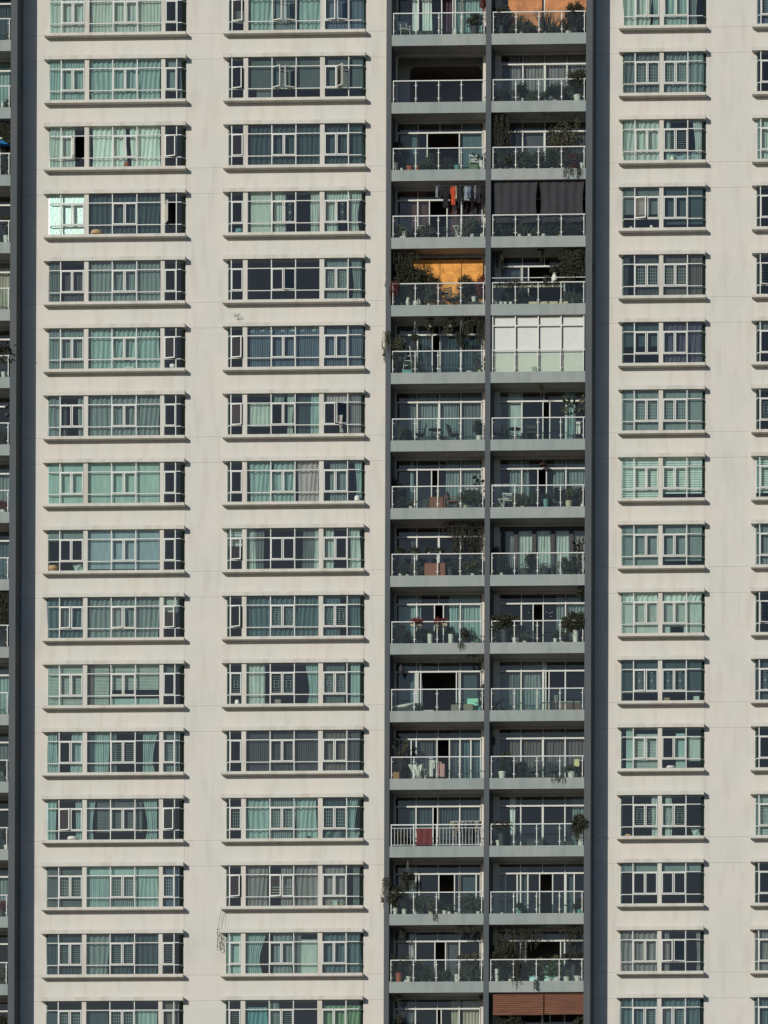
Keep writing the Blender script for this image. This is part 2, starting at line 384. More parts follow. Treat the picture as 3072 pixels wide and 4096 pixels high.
# doors: openings (zoom px), extra posts, style
OPEN = {('l',1):None, ('l',2):(330,545), ('l',3):(345,460), ('l',5):(365,412), ('l',7):(360,398), ('l',9):(380,435), ('l',10):(285,525), ('l',11):(398,476),
        ('l',12):(370,395), ('l',13):(410,512), ('l',14):(383,450), ('l',15):(398,420), ('l',0):(430,500),
        ('r',4):(1030,1270), ('r',6):(1130,1170), ('r',7):(1095,1147), ('r',9):(1062,1124), ('r',13):(1107,1190), ('r',14):(1010,1245), ('r',10):(1150,1165)}
XTRA = {('l',2):[262], ('l',10):[245,262,548], ('l',11):[215,480,628], ('l',13):[270,548,665], ('r',13):[868,948,1022,1285,1342], ('l',0):[520,565], ('r',4):[978]}
for k in range(NR):
    for b in 'lrL':
        B = BAY[b]; M = BM[b]; z = zb(k)
        if k < NR-1:
            bo = link('balcony', M['s'], TOW, (B['x0'], 0, z))
            bars = (b, k) == ('l', 12)
            link('railing', M['rb' if bars else 'r'], bo)
            if not bars:
                for x, me in M['g']: link('glass_panel', me, bo, (x, 0, 0))
        link('recess_wall', M['w'], TOW, (B['x0'], 0, z))
        if (b, k) == ('l', 1): continue
        op = OPEN.get((b, k)); sh = LSH if b == 'L' else 0
        fr = MB(); gl = MB(); dark = (b, k) == ('r', 8)
        d0, d1 = B['d0'], B['d1']; r0 = B['x0']; fm = M_DARK if dark else M_FRAME
        zt = PITCH-.12
        if dark:
            fr.box(d0-r0, d1-r0, 0, .06, PITCH-.28, zt)
            xs = [850,938,1064,1192,1322,1430]
            for zx in xs:
                x = ZX(zx, k, 0)-r0
                if x < d1-r0-.12: fr.box(x-.10, x+.10, .0, .06, FL, PITCH-.28)
            gl.quad((d0-r0, .05, FL), (d1-r0, .05, FL), (d1-r0, .05, PITCH-.28), (d0-r0, .05, PITCH-.28))
        else:
            dz = HD
            fr.box(d0-r0, d1-r0, -.07, .03, dz-.075, dz)
            fr.box(d0-r0, d1-r0, -.03, .03, FL, FL+.05)
            fr.box(d0-r0, d0-r0+.045, -.03, .03, FL+.05, dz-.075); fr.box(d1-r0-.045, d1-r0, -.045, .03, FL+.05, dz-.075)
            V = [x-r0 for x in B['v']]
            o0 = o1 = None
            if op:
                o0, o1 = ZX(op[0], k, 0)-r0, ZX(op[1], k, 0)-r0
                V = [x for x in V if not (o0-.15 < x < o1+.15)]
                fr.box(o0-.05, o0, -.05, .01, FL+.05, dz-.075); fr.box(o1, o1+.05, -.05, .01, FL+.05, dz-.075)
            V += [ZX(e, k, 0)-r0 for e in XTRA.get((b, k), [])]
            for x in V:
                ww = .03 if abs(x-(B['v'][1]-r0)) > .01 else .05
                fr.box(x-ww, x+ww, -.04, .02, FL+.051, dz-.076)
            for x in B['v']: fr.box(x-r0-.012, x-r0+.012, 0, .03, dz, zt)
            cuts = [(d0-r0, d1-r0)] if not op else [(d0-r0, o0), (o1, d1-r0)]
            for a, c in cuts: gl.quad((a, .035, FL+.05), (c, .035, FL+.05), (c, .035, dz-.05), (a, .035, dz-.05))
            gl.quad((d0-r0, .035, dz-.05), (d1-r0, .035, dz-.05), (d1-r0, .035, zt), (d0-r0, .035, zt))
        do = fr.build('sliding_door', fm, TOW, (r0, 0, z)); gl.build('door_glass', M_DGLASS, do)
for b in 'lrL':                                      # plain bays above and below the storeys in view
    link('balcony', BM[b]['s'], TOW, (BAY[b]['x0'], 0, zb(-1)))
    m = MB(); m.box(BAY[b]['x0'], BAY[b]['x1'], 0, .2, zb(-1)+FL, ZT); m.box(BAY[b]['x0'], BAY[b]['x1'], 0, .2, ZB, zb(NR-1)+FL-.01); m.build('bay_wall', M_SLAB, TOW)
rooms([.42, 5.30, 10.2], lambda k: zb(k)+.3)
rooms([5.30+LSH, 10.2+LSH], lambda k: zb(k)+.3)
# open loggia (left balcony, second storey): inner wall with a low wide rounded opening
m = MB(); zt = zb(1)+FL+2.62; xa, xb, x0_, x1_ = ZX(205, 1, 1.3), ZX(705, 1, 1.3), .44, 5.29
m.box(x0_, xa, 1.3, 1.42, zb(1)+FL, zb(0)+.28); m.box(xb, x1_, 1.3, 1.42, zb(1)+FL, zb(0)+.28); m.box(xa, xb, 1.3, 1.42, zt, zb(0)+.28)
R_ = .38
for s_, xc in ((1, xa), (-1, xb)):
    pts = [(xc+s_*R_*(1-math.cos(t*math.pi/12)), zt-R_*(1-math.sin(t*math.pi/12))) for t in range(7)]
    for p, q in zip(pts, pts[1:]): m.tri((xc, 1.3, zt), (p[0], 1.3, p[1]), (q[0], 1.3, q[1]))
m.build('loggia_wall', M_SOFF, TOW)

# ------------------------------------------------------------------ curtains and blinds behind the windows
CN = {  # name: (colour as seen through the tinted glass, word)
 'W': ((176,198,190), 'white'), 'L': ((146,172,162), 'pale green'), 'T': ((118,160,154), 'light teal'), 'M': ((106,130,128), 'grey-green'),
 'G': ((92,108,106), 'dull green'), 'U': ((72,104,112), 'blue-green'), 'N': ((80,102,124), 'dusty blue'), 'D': ((58,82,88), 'dark teal'),
 'K': ((78,80,84), 'charcoal grey'), 'P': ((152,147,146), 'pale pink'), 'B': ((98,91,84), 'brown-grey'), 'S': ((116,150,162), 'sky blue'),
 'V': ((84,78,104), 'purple'), 'Q': ((60,142,146), 'turquoise'), 'E': ((92,142,84), 'grass green'), 'Y': ((150,150,118), 'straw yellow'),
 'X': ((126,170,160), 'mint'), 'R': ((106,68,50), 'reddish brown'), 'Z': ((120,120,118), 'sheer grey'), 'A': ((76,94,92), 'smoky green'), 'F': ((0,0,0), 'foil')}
T2W = [x*x*.90 for x in (.67, .83, .775)]; T2D = [x*x*.90 for x in (.76, .90, .85)]
def cloth(c, t2, tag_):
    nm = 'cloth_'+CN[c][1].replace(' ', '_').replace('-', '_')+tag_
    base = [min(.86, max(.01, (lin(x)-.010)/(1.0*t))) for x, t in zip(CN[c][0], t2)]
    gy = .3*base[0]+.59*base[1]+.11*base[2]; base = tuple(gy+(x-gy)*.5 for x in base)
    return pmat(nm, base, .9, .13, 2.2, .15, stretch=(3, 1, .6))
def pleat(x0, x1, z0, z1, y, period, amp, tie=0, seed=0, wavy=0):
    """hanging folds; tie > 0 gathers the cloth towards x1, < 0 towards x0"""
    rnd = random.Random(seed); m = MB(); n = max(8, int((x1-x0)/period*6)); nz = 9
    ph = rnd.random()*6; per = [1+.35*math.sin(i*.9+ph)*rnd.random() for i in range(n+1)]
    cols = []; a = 0
    for i in range(n+1): a += 2*math.pi*((x1-x0)/n)/period*per[i]; cols.append(a)
    for j in range(nz+1):
        t = j/nz; z = z1+(z0-z1)*t
        for i in range(n+1):
            s = i/n; x = x0+(x1-x0)*s
            if tie:
                g_ = math.sin(min(1, t/.72)*math.pi/2)*.34 if t < .72 else .34-(t-.72)*.5
                x = (x1-(x1-x)*(1-g_)) if tie > 0 else (x0+(x-x0)*(1-g_))
            x += wavy*math.sin(t*3+s*5+ph)*.03
            yy = y+amp*math.sin(cols[i]+wavy*t)+amp*.35*math.sin(cols[i]*.37+ph)
            m.v.append((x, yy, z+(.008*math.sin(cols[i]) if j == nz else 0)))
    for j in range(nz):
        for i in range(n): q = j*(n+1)+i; m.f.append((q+n+1, q+n+2, q+1, q)); m.m.append(0)
    return m
def slats(x0, x1, z0, z1, y, p):
    m = MB(); n = int((z1-z0)/p)
    for i in range(n):
        z = z1-i*p
        m.quad((x0, y-.004, z-p*.92), (x1, y-.004, z-p*.92), (x1, y+.03, z), (x0, y+.03, z))
    m.box(x0, x1, y, y+.03, z1, z1+.04); return m
STY = {'p': 'pleated curtain', 'w': 'wavy curtain', 't': 'tied-back curtain', 'u': 'tied-back curtain', 'r': 'roller blind', 'v': 'slatted blind',
       's': 'sheer curtain', 'z': 'striped blind', 'c': 'cloth'}
CATS = {'p': 'curtain', 'w': 'curtain', 't': 'curtain', 'u': 'curtain', 's': 'curtain', 'r': 'blind', 'v': 'blind', 'z': 'blind', 'c': 'cloth'}
NAMES = {'p': 'curtain', 'w': 'curtain', 't': 'curtain', 'u': 'curtain', 's': 'curtain', 'r': 'roller_blind', 'v': 'slatted_blind', 'z': 'striped_blind', 'c': 'draped_cloth'}
C = {'A1':(384,668), 'A2':(712,1280), 'A3':(1322,1452), 'B1':(228,352), 'B2':(384,962), 'B3':(996,1306), 'D1':(336,628), 'D2':(668,980), 'E1':(1412,1560)}
COLN = {'A': 'leftmost window column', 'B': 'second window column', 'D': 'third window column', 'E': 'cut-off right column'}
WREG = []
def piece(comp, k, x0, x1, c, st='p', t0=0.0, t1=1.0, seed=0):
    t = comp[0]; base = {'A': 0, 'B': 800, 'D': 2320, 'E': 2320}[t]; v = 2285+268.8*(k-9)
    y = -.10 if st != 'c' else -.07
    vm = 2220
    X0 = at(base+x0/2.011, vm, y).x; X1 = at(base+x1/2.011, vm, y).x
    top, bot = zs(k)+HB-.015, zs(k)+SILLT+.02
    z1 = top-(top-bot)*t0; z0 = top-(top-bot)*t1
    cc = (X0+X1)/2
    if c == 'F': mat = M_FOIL
    else: mat = cloth(c, T2W, '')
    rnd = random.Random(seed*7+k*131+int(x0))
    if st in 'pP': m = pleat(X0-cc, X1-cc, z0, z1, 0, rnd.choice((.11, .14, .17, .21)), .030, seed=k*13+int(x0), wavy=rnd.choice((0, .5, 1)))
    elif st == 'w': m = pleat(X0-cc, X1-cc, z0, z1, 0, .24, .045, seed=k*17+int(x0), wavy=1.6)
    elif st == 's': m = pleat(X0-cc, X1-cc, z0, z1, 0, .10, .028, seed=k+int(x0))
    elif st in 'tu': m = pleat(X0-cc, X1-cc, z0, z1, 0, .13, .032, tie=(1 if st == 't' else -1), seed=k+int(x0))
    elif st == 'v': m = slats(X0-cc, X1-cc, z0, z1, 0, .115 if c == 'W' else .07)
    elif st == 'z': m = slats(X0-cc, X1-cc, z0, z1, 0, .16)
    elif st == 'c': m = pleat(X0-cc, X1-cc, z0, z1, 0, .5, .05, seed=k+int(x0), wavy=2)
    else:
        m = MB(); m.box(X0-cc, X1-cc, 0, .012, z0, z1); m.box(X0-cc, X1-cc, -.012, .02, z0-.03, z0)
    wd = C[comp]; f0, f1 = (x0-wd[0])/(wd[1]-wd[0]), (x1-wd[0])/(wd[1]-wd[0])
    side = '' if f1-f0 > .72 else ('left of ' if (f0+f1)/2 < .4 else ('right of ' if (f0+f1)/2 > .6 else 'centre of '))
    cn = {'A1': 'left panes', 'A2': 'wide middle panes', 'A3': 'narrow right panes', 'B1': 'narrow left panes', 'B2': 'wide middle panes', 'B3': 'right panes',
          'D1': 'left panes', 'D2': 'right panes', 'E1': 'panes'}[comp]
    half = '' if t1-t0 > .7 else ('short ' if t0 < .3 else 'low ')
    word = 'shiny silver foil sheet' if c == 'F' else half+CN[c][1]+' '+STY[st]
    o = m.build('foil_sheet' if c == 'F' else NAMES[st], mat, None, (cc, y, 0), smooth=(st not in 'rvz'))
    cat = 'foil' if c == 'F' else CATS[st]
    if c == 'R': word = 'low reddish brown board'; cat = 'board'; o.name = 'board'
    WREG.append((o, word, side, cn, COLN[t], k, X0)); tag(o, word, cat, {'curtain': 'curtains behind the windows', 'blind': 'blinds behind the windows'}.get(cat))
    return o
M_FOIL = pmat('silver_foil', (.84, .80, .82), .54, .03, 6, .5, metal=1.0, bump=1.0, bscale=9)
def full(c, st='p', t0=0, t1=1): return [('*', c, st, t0, t1)]
ROWS = {
 'A1': {0:full('L'), 1:full('T'), 2:[(384,592,'L','p')], 3:full('F','r'), 4:[(384,482,'G','p'),(505,668,'K','p',.22)], 5:full('M'), 6:[(384,485,'M','w'),(500,530,'G','p',.15),(628,668,'M','p')],
        7:full('X','r'), 8:[(384,668,'M','r',0,.22),(590,668,'L','c',.80,1)], 9:full('U','w'), 10:full('L','v'), 11:[(384,470,'T','p'),(575,668,'T','p')],
        12:[(384,462,'T','p'),(615,668,'T','p')], 13:full('G','v'), 14:full('D'), 15:full('D','r',.25,1)},
 'A2': {0:full('L'), 1:full('T','w'), 2:[(730,1008,'W','w'),(1040,1280,'W','w')], 3:full('D','w'), 4:full('M'), 5:full('T','w'), 6:full('M','w'), 7:full('X','r'),
        8:full('S','r',0,.93), 9:full('M','w'), 10:[(700,760,'B','r'),(764,880,'L','v'),(892,1278,'L','v',0,.62),(892,1278,'X','r',.82,1)],
        11:[(696,772,'D','p'),(768,882,'T','p'),(892,946,'M','p'),(1155,1278,'T','u')], 12:[(700,778,'T','u'),(1155,1270,'T','t'),(790,1150,'G','v',0,.85)],
        13:[(700,884,'T','s',.2,1),(700,1278,'X','r',0,.2),(892,1082,'M','s',.2,1),(1092,1278,'T','p',.2,1)], 14:[(700,882,'M','w'),(892,1082,'D','w'),(1092,1278,'D','w')],
        15:[(700,882,'D','r',.22,1),(892,1082,'D','s',.2,1),(1092,1270,'T','p',.22,1)]},
 'A3': {1:[(1335,1412,'M','r',0,.78),(1425,1450,'M','p')], 9:[(1322,1440,'L','r',0,.34)], 11:full('M','v'), 10:[(1322,1440,'G','v',0,.2)], 13:full('N','s'), 15:full('B','r')},
 'B1': {8:full('L','z',0,.42), 14:full('X','r'), 0:[(262,350,'G','v',.5,.8)]},
 'B2': {0:[(392,590,'T','w'),(592,762,'M','p'),(785,962,'T','w')], 1:[(388,962,'A','r',0,.76),(445,560,'G','r',.78,1)], 2:full('D','w'), 3:[(400,578,'L','r'),(588,682,'L','p'),(885,955,'L','p')],
        5:[(392,962,'N','p',.06,1),(392,962,'L','c',0,.10)], 6:[(392,572,'L','p',.2,.78),(590,672,'M','p',0,.2),(700,760,'L','u'),(780,886,'D','p'),(886,958,'T','p')],
        7:[(398,582,'T','w'),(590,762,'T','w'),(785,958,'P','w')], 8:[(386,448,'L','p'),(450,516,'G','p'),(825,914,'G','p'),(916,958,'L','p')], 9:full('U','w'),
        10:[(388,526,'L','p'),(846,954,'T','t')], 11:full('K','p'), 12:[(378,556,'T','w'),(566,752,'M','s'),(770,948,'T','w')], 13:[(378,556,'Z','w'),(660,752,'Z','p'),(770,948,'Z','w')],
        14:[(378,548,'T','u'),(600,748,'M','p'),(766,822,'G','p'),(824,950,'L','r',.15,1)], 15:[(378,556,'Q','w',.15,1),(566,645,'M','p')]},
 'B3': {0:full('N'), 1:[(1000,1180,'A','r',0,.76),(1215,1300,'A','r',0,.76)], 2:full('D','w'), 3:[(1006,1098,'L','p'),(1200,1292,'L','u'),(1006,1292,'L','p',0,.2)], 4:[(1006,1186,'M','p'),(1200,1292,'M','t')], 5:full('N'),
        6:[(1004,1190,'P','p',0,.2),(1196,1292,'Z','p'),(1110,1150,'P','c',.5,.95)], 7:[(1045,1176,'M','p'),(1240,1300,'T','t')], 8:[(1000,1076,'L','p'),(1196,1288,'L','w')],
        9:[(1000,1128,'U','p'),(1196,1292,'U','p')], 10:[(1000,1166,'G','s'),(1212,1292,'T','p')], 11:[(1000,1180,'B','p'),(1196,1290,'K','p')], 12:[(1000,1170,'D','s'),(1190,1282,'T','u'),(1000,1282,'M','c',.8,1)],
        13:[(996,1172,'Z','p'),(1240,1292,'G','p')], 14:full('U','w'), 15:full('E','w',.12,1)},
 'D1': {0:[(340,560,'L','w'),(560,625,'T','t')], 1:full('G','w'), 2:full('L','w'), 3:full('G','r',0,.62), 4:[(340,395,'K','u'),(440,625,'K','s')], 5:full('D','r',0,.55), 6:full('M','r'), 7:full('W','v'),
        8:full('M','r'), 9:[(336,628,'L','r',.2,1),(336,628,'W','w',0,.2)], 10:full('D','r',0,.8), 11:[(375,432,'X','r'),(445,628,'L','v',.15,1)], 12:[(582,628,'L','p')], 13:full('M','r',0,.2), 14:full('Z','w'), 15:full('U','w')},
 'D2': {0:[(668,860,'T','p'),(872,950,'M','u')], 1:full('M','w'), 2:[(680,718,'L','p'),(895,968,'L','t'),(700,970,'S','c',.78,1)], 3:full('D','r',0,.88), 4:full('B','s'), 5:full('V','w'), 6:full('M','r'),
        7:full('W','v',0,.9), 8:full('M','r',0,.85), 9:[(668,980,'L','r',.2,1),(668,980,'W','w',0,.2),(727,836,'R','r',.82,.99)], 10:full('D','r',0,.8), 11:[(775,850,'X','r',.12,1),(875,972,'L','r',.2,.8)],
        12:[(690,742,'L','p'),(905,975,'L','c',.8,1)], 13:full('M','r',0,.2), 14:[(690,728,'Z','p'),(938,976,'Z','t')], 15:full('U','w')},
 'E1': {0:full('N','s'), 2:full('L'), 5:full('G','r',0,.2), 7:full('W','v',0,.9), 8:full('M'), 10:full('D','r'), 12:full('L','v'), 15:full('U'), 14:full('Z')},
}
for comp, rows in ROWS.items():
    for k, lst in rows.items():
        for it in lst:
            if it[0] == '*': piece(comp, k, C[comp][0], C[comp][1], it[1], it[2], it[3], it[4])
            else:
                x0, x1, c, st = it[:4]; t0, t1 = (it[4:]+(1,))[:2] if len(it) > 4 else (0, 1)
                piece(comp, k, x0, x1, c, st, t0, t1)

# ------------------------------------------------------------------ balcony things
S = .00702                                           # one zoomed photo pixel in metres on the balcony front
PZ = {'l': 'left balcony', 'r': 'right balcony', 'L': 'balcony at left edge'}
USED = {}
REG = []
def lab(o, desc, cat, k, b, zx, group=None):
    REG.append((o, desc, k, b, zx)); return tag(o, desc, cat, group)
def fz(k): return zb(k)+FL+.005
def X(zx, k, y): return ZX(zx, k, y)
def obsmat(nm, rgb, rough=.85, var=.1, **kw):          # paint or cloth in open sunshine
    return pmat(nm, tuple(min(.88, lin(x)/.95) for x in rgb), rough, var, 3, **kw)
LEAF = {'d': pmat('dark_leaf', (.050, .056, .034), .75, .45, 9), 'm': pmat('mid_leaf', (.092, .102, .060), .75, .4, 9), 'g': pmat('fresh_leaf', (.10, .13, .05), .75, .35, 9),
        'r': pmat('red_leaf', (.16, .035, .03), .8, .4, 9)}
WOODM = pmat('bark', (.07, .05, .035), .9, .3, 12)
PM = {'w': obsmat('white_pot', (205, 205, 198), .5), 'r': obsmat('terracotta', (160, 88, 68), .8), 'd': obsmat('dark_pot', (62, 62, 66), .6), 't': obsmat('teal_pot', (90, 140, 140), .5),
      'c': obsmat('cream_pot', (190, 180, 155), .6)}
def leaf(m, p, d, ln, wd, rnd):
    d = d.normalized(); s = d.cross(Vector((rnd.uniform(-1, 1), rnd.uniform(-1, 1), rnd.uniform(-1, 1)))).normalized()*wd*.5; e = p+d*ln; mid = p+d*ln*.45
    m.quad(p, mid-s, e, mid+s)
def foliage(kind, w_, h, seed, dens=1.0):
    rnd = random.Random(seed); m = MB(); st = MB(); dp = min(w_*.5, .42); dens = dens*2.2
    def rv(): return Vector((rnd.uniform(-1, 1), rnd.uniform(-1, 1), rnd.uniform(-1, 1)))
    if kind in ('bush', 'tree'):
        w_, h = w_*1.08, h*1.06
        nc = max(6, int(14*w_*h*dens*(1 if kind == 'bush' else 1.1))+5)
        for _ in range(nc):
            while True:
                q = rv()
                if q.length < 1: break
            c = Vector((q.x*w_*.45, q.y*dp*.8, h*.5+q.z*h*.42)) if kind == 'bush' else Vector((q.x*w_*.46, q.y*dp, h*.52+q.z*h*.45))
            if kind == 'tree': st.bar((0, 0, 0), (0, 0, h*.3), .012, 4); st.bar((0, 0, h*.3-.02), c, .008, 4)
            elif rnd.random() < .4: st.bar((0, 0, 0), c, .006, 4)
            rr = rnd.uniform(.07, .15) if kind == 'bush' else rnd.uniform(.08, .17)
            for _ in range(int((34 if kind == 'bush' else 24)*dens)):
                p = c+rv()*rr; leaf(m, p, rv()+Vector((0, 0, -.3)), rnd.uniform(.06, .115), rnd.uniform(.03, .06), rnd)
    elif kind == 'palm':
        for i in range(int(18*dens)):
            a = rnd.uniform(0, 2*math.pi); R_ = w_*.5*rnd.uniform(.6, 1.05); H_ = h*rnd.uniform(.45, 1.0); prev = Vector((0, 0, 0))
            for j in range(1, 8):
                t = j/7; p = Vector((math.cos(a)*R_*t, math.sin(a)*R_*t*.6, H_*math.sin(t*2.3)/math.sin(2.3*.68)*.9))
                st.bar(prev, p, .006, 3); d = p-prev; sd_ = Vector((-math.sin(a), math.cos(a), 0))
                for sgn in (-1, 1):
                    leaf(m, prev, d*.8+sd_*sgn*.06, .15*(1.15-t*.6), .028, rnd)
                    leaf(m, (prev+p)/2, d*.8+sd_*sgn*.06+Vector((0, 0, -.02)), .14*(1.15-t*.6), .028, rnd)
                prev = p
    elif kind == 'spiky':
        for i in range(int(26*dens)):
            a = rnd.uniform(0, 6.28); t = rnd.uniform(.05, .5); leaf(m, Vector((0, 0, 0)), Vector((math.cos(a)*t, math.sin(a)*t, 1)), h*rnd.uniform(.6, 1), .035, rnd)
    elif kind == 'broad':
        for i in range(int(9*dens)+3):
            q = Vector((rnd.uniform(-.5, .5)*w_, rnd.uniform(-.3, .3)*w_, h*rnd.uniform(.25, .95))); st.bar((0, 0, 0), q, .008, 4)
            leaf(m, q, Vector((q.x+.02, -.25, rnd.uniform(-.3, .5)*.6)), rnd.uniform(.20, .32), rnd.uniform(.14, .22), rnd)
    elif kind == 'vine':                               # origin at the top, trails downwards
        for i in range(int(13*w_*dens)+3):
            x = rnd.uniform(-.5, .5)*w_; y = rnd.uniform(-.15, .15); L_ = h*rnd.uniform(.35, 1); p = Vector((x, y, 0)); n = int(L_/.045)+2
            for j in range(n):
                q = p+Vector((rnd.uniform(-.022, .022), rnd.uniform(-.012, .012), -.045)); st.bar(p, q, .004, 3) if j else (st.bar((0, 0, .004), p, .004, 3), st.bar(p, q, .004, 3))
                for _ in range(2): leaf(m, q, rv()+Vector((0, -.2, -.4)), rnd.uniform(.04, .08), rnd.uniform(.025, .045), rnd)
                p = q
    return m, st
FC = {}
def fol(kind, w_, h, col, parent, loc, seed, dens=1.0):
    m, st = foliage(kind, w_, h, seed, dens)
    f = m.build('foliage', LEAF[col], parent, loc)
    if st.v: st.build('stems', WOODM, parent, loc)
    return f
SEED = [100]
KW = {'bush': 'bushy', 'tree': 'branching', 'palm': 'palm-like', 'spiky': 'spiky', 'broad': 'broad-leaved', 'vine': 'trailing'}
CWD = {'w': 'white', 'r': 'terracotta', 'd': 'dark', 't': 'teal', 'c': 'cream'}
def plant(k, b, zx, kind, fw, fh, col='d', pot='d', pw=34, ph=36, y=-.72, lift=0.0, dens=1.0, desc=None):
    SEED[0] += 1; x = X(zx, k, y); r = pw*S/2; hh = ph*S
    t = thing('potted_plant', None, None, (x, y, fz(k)+lift))
    m = MB(); m.lathe([(r*.68, 0), (r*.74, .01), (r, hh*.9), (r*1.06, hh*.9), (r*1.06, hh), (r*.9, hh), (r*.85, hh*.92)], 14); m.build('pot', PM[pot], t, smooth=False)
    if fw: fol(kind, fw*S, fh*S, col, t, (0, 0, hh*.92), SEED[0], dens)
    cw = {'d': 'dark green', 'm': 'green', 'g': 'light green', 'r': 'reddish'}[col]
    d = desc or f"{cw} {KW[kind]} plant in {CWD[pot]} pot"
    return lab(t, d, 'plant', k, b, zx, 'potted plants on the balconies')
def pot(k, b, zx, pw, ph, pot_='w', y=-.85, lift=0, desc=None, prof=0):
    x = X(zx, k, y); r = pw*S/2; hh = ph*S; m = MB()
    if prof == 0: pr = [(r*.65, 0), (r*.7, .01), (r, hh*.88), (r*1.08, hh*.88), (r*1.08, hh), (r*.9, hh), (r*.8, hh*.85)]
    elif prof == 1: pr = [(r*.5, 0), (r*.95, hh*.35), (r, hh*.55), (r*.7, hh*.85), (r*.55, hh*.9), (r*.7, hh)]
    else: pr = [(r*.75, 0), (r*.8, hh*.02), (r, hh), (r*.88, hh), (r*.8, hh*.9)]
    m.lathe(pr, 16); o = m.build('plant_pot' if prof != 1 else 'vase', PM[pot_], None, (x, y, fz(k)+lift), smooth=False)
    return lab(o, desc or f"{'tall ' if ph > 55 else 'small '}{CWD[pot_]} {'pot' if prof != 1 else 'vase'}", 'pot' if prof != 1 else 'vase', k, b, zx, 'pots on the balconies')
def hang(k, b, zx, w_, h, col='d', y=-.8, drop=0.0, basket=True, dens=1.0, desc=None):
    SEED[0] += 1; x = X(zx, k, y); ztop = zb(k)+PITCH-.02
    t = thing('hanging_plant', None, None, (x, y, ztop-drop))
    if basket:
        m = MB(); m.lathe([(.04, -.12), (.10, -.07), (.13, 0), (.11, 0), (.09, -.05)], 12); m.build('basket', PM['d' if not desc or 'white' not in desc else 'w'], t)
        c = MB()
        for a in (0, 2.1, 4.2): c.bar((.12*math.cos(a), .12*math.sin(a), 0), (0, 0, max(.12, drop)), .004, 3)
        c.build('chain', M_GRILLE, t); fol('bush', w_*S, h*S*.6, col, t, (0, 0, -.08), SEED[0], dens)
    fol('vine', w_*S, h*S, col, t, (0, 0, 0), SEED[0]+999, dens)
    return lab(t, desc or f"{'dark green' if col == 'd' else 'green'} trailing plant hanging from the slab", 'plant', k, b, zx, 'hanging plants on the balconies')
def trail(k, b, zx, w_, h, col='m', y=-1.26, z=None, dens=1.0, desc='thin green creeper over the slab edge'):
    SEED[0] += 1; t = thing('creeper', None, None, (X(zx, k, y), y, fz(k)+(z if z is not None else .02))); fol('vine', w_*S, h*S, col, t, (0, 0, 0), SEED[0], dens)
    return lab(t, desc, 'plant', k, b, zx)
def dcurt(k, b, x0, x1, c, st='p', t0=0, t1=1, y=.17):
    X0, X1 = X(x0, k, y), X(x1, k, y); cc = (X0+X1)/2; top, bot = zb(k)+PITCH-.14, fz(k)+.02
    z1 = top-(top-bot)*t0; z0 = top-(top-bot)*t1; mat = cloth(c, T2D, '_door')
    if st == 'r': m = MB(); m.box(X0-cc, X1-cc, 0, .012, z0, z1); nm, wd, cat = 'roller_blind', 'roller blind', 'blind'
    else: m = pleat(X0-cc, X1-cc, z0, z1, 0, .15, .04, tie=(1 if st == 't' else 0), seed=k*7+int(x0), wavy=1); nm, wd, cat = 'curtain', 'floor-length curtain', 'curtain'
    return lab(m.build(nm, mat, None, (cc, y, 0), smooth=st != 'r'), f"{CN[c][1]} {wd} behind sliding door", cat, k, b, (x0+x1)/2, 'drapes behind the balcony doors')
CN['H'] = ((64, 52, 62), 'dark plum'); CN['O'] = ((92, 48, 40), 'maroon')
for k, b, lst in [
 ('0', 'l', [(130,208,'D','p'),(215,265,'W','p'),(288,360,'W','p'),(432,508,'H','p'),(528,562,'T','p'),(570,722,'T','p')]), ('2', 'l', [(165,256,'U','r'),(570,698,'U','r')]),
 ('3', 'l', [(190,328,'O','r'),(475,706,'O','r')]), ('5', 'l', [(125,355,'D','p'),(420,696,'D','p')]), ('6', 'l', [(190,250,'G','p'),(262,398,'M','p'),(414,548,'M','p'),(560,698,'G','p')]),
 ('7', 'l', [(205,228,'T','p'),(450,545,'M','p'),(565,690,'M','p')]), ('8', 'l', [(195,245,'K','p')]), ('9', 'l', [(125,288,'T','p'),(480,548,'T','p'),(560,695,'T','p')]),
 ('10', 'l', [(130,240,'U','r'),(265,287,'W','p'),(556,670,'D','r')]), ('11', 'l', [(250,368,'K','p'),(378,402,'B','p'),(482,548,'K','p'),(560,700,'U','p')]),
 ('12', 'l', [(120,368,'D','p'),(402,700,'D','p')]), ('13', 'l', [(195,250,'G','p'),(560,660,'D','r')]), ('14', 'l', [(195,240,'P','p'),(460,540,'K','r')]), ('15', 'l', [(110,240,'G','p'),(490,552,'Y','p'),(575,690,'Y','p')]),
 ('1', 'r', [(890,975,'Z','p'),(990,1126,'Z','p'),(1150,1285,'Z','p'),(1300,1425,'Z','p')]), ('2', 'r', [(890,985,'K','p'),(1000,1130,'K','r'),(1290,1420,'B','p')]),
 ('4', 'r', [(870,975,'D','r'),(1275,1420,'D','r')]), ('6', 'r', [(835,882,'D','r'),(885,975,'L','r'),(1280,1345,'T','p')]), ('7', 'r', [(890,1035,'M','p'),(1200,1270,'M','p'),(1282,1420,'M','p')]),
 ('8', 'r', [(852,925,'Z','p'),(950,1052,'L','p'),(1080,1178,'L','p'),(1208,1308,'L','p'),(1338,1420,'Z','p')]), ('9', 'r', [(1215,1270,'M','p'),(1290,1420,'M','p')]),
 ('10', 'r', [(840,975,'G','p'),(985,1110,'M','p'),(1114,1148,'W','t')]), ('11', 'r', [(900,975,'B','p'),(985,1120,'B','p'),(1140,1275,'B','p'),(1290,1418,'B','p')]),
 ('12', 'r', [(900,940,'W','p'),(1325,1420,'M','p')]), ('13', 'r', [(955,1015,'D','r'),(1290,1335,'D','r')])]:
    for a in lst: dcurt(int(k), b, *a)
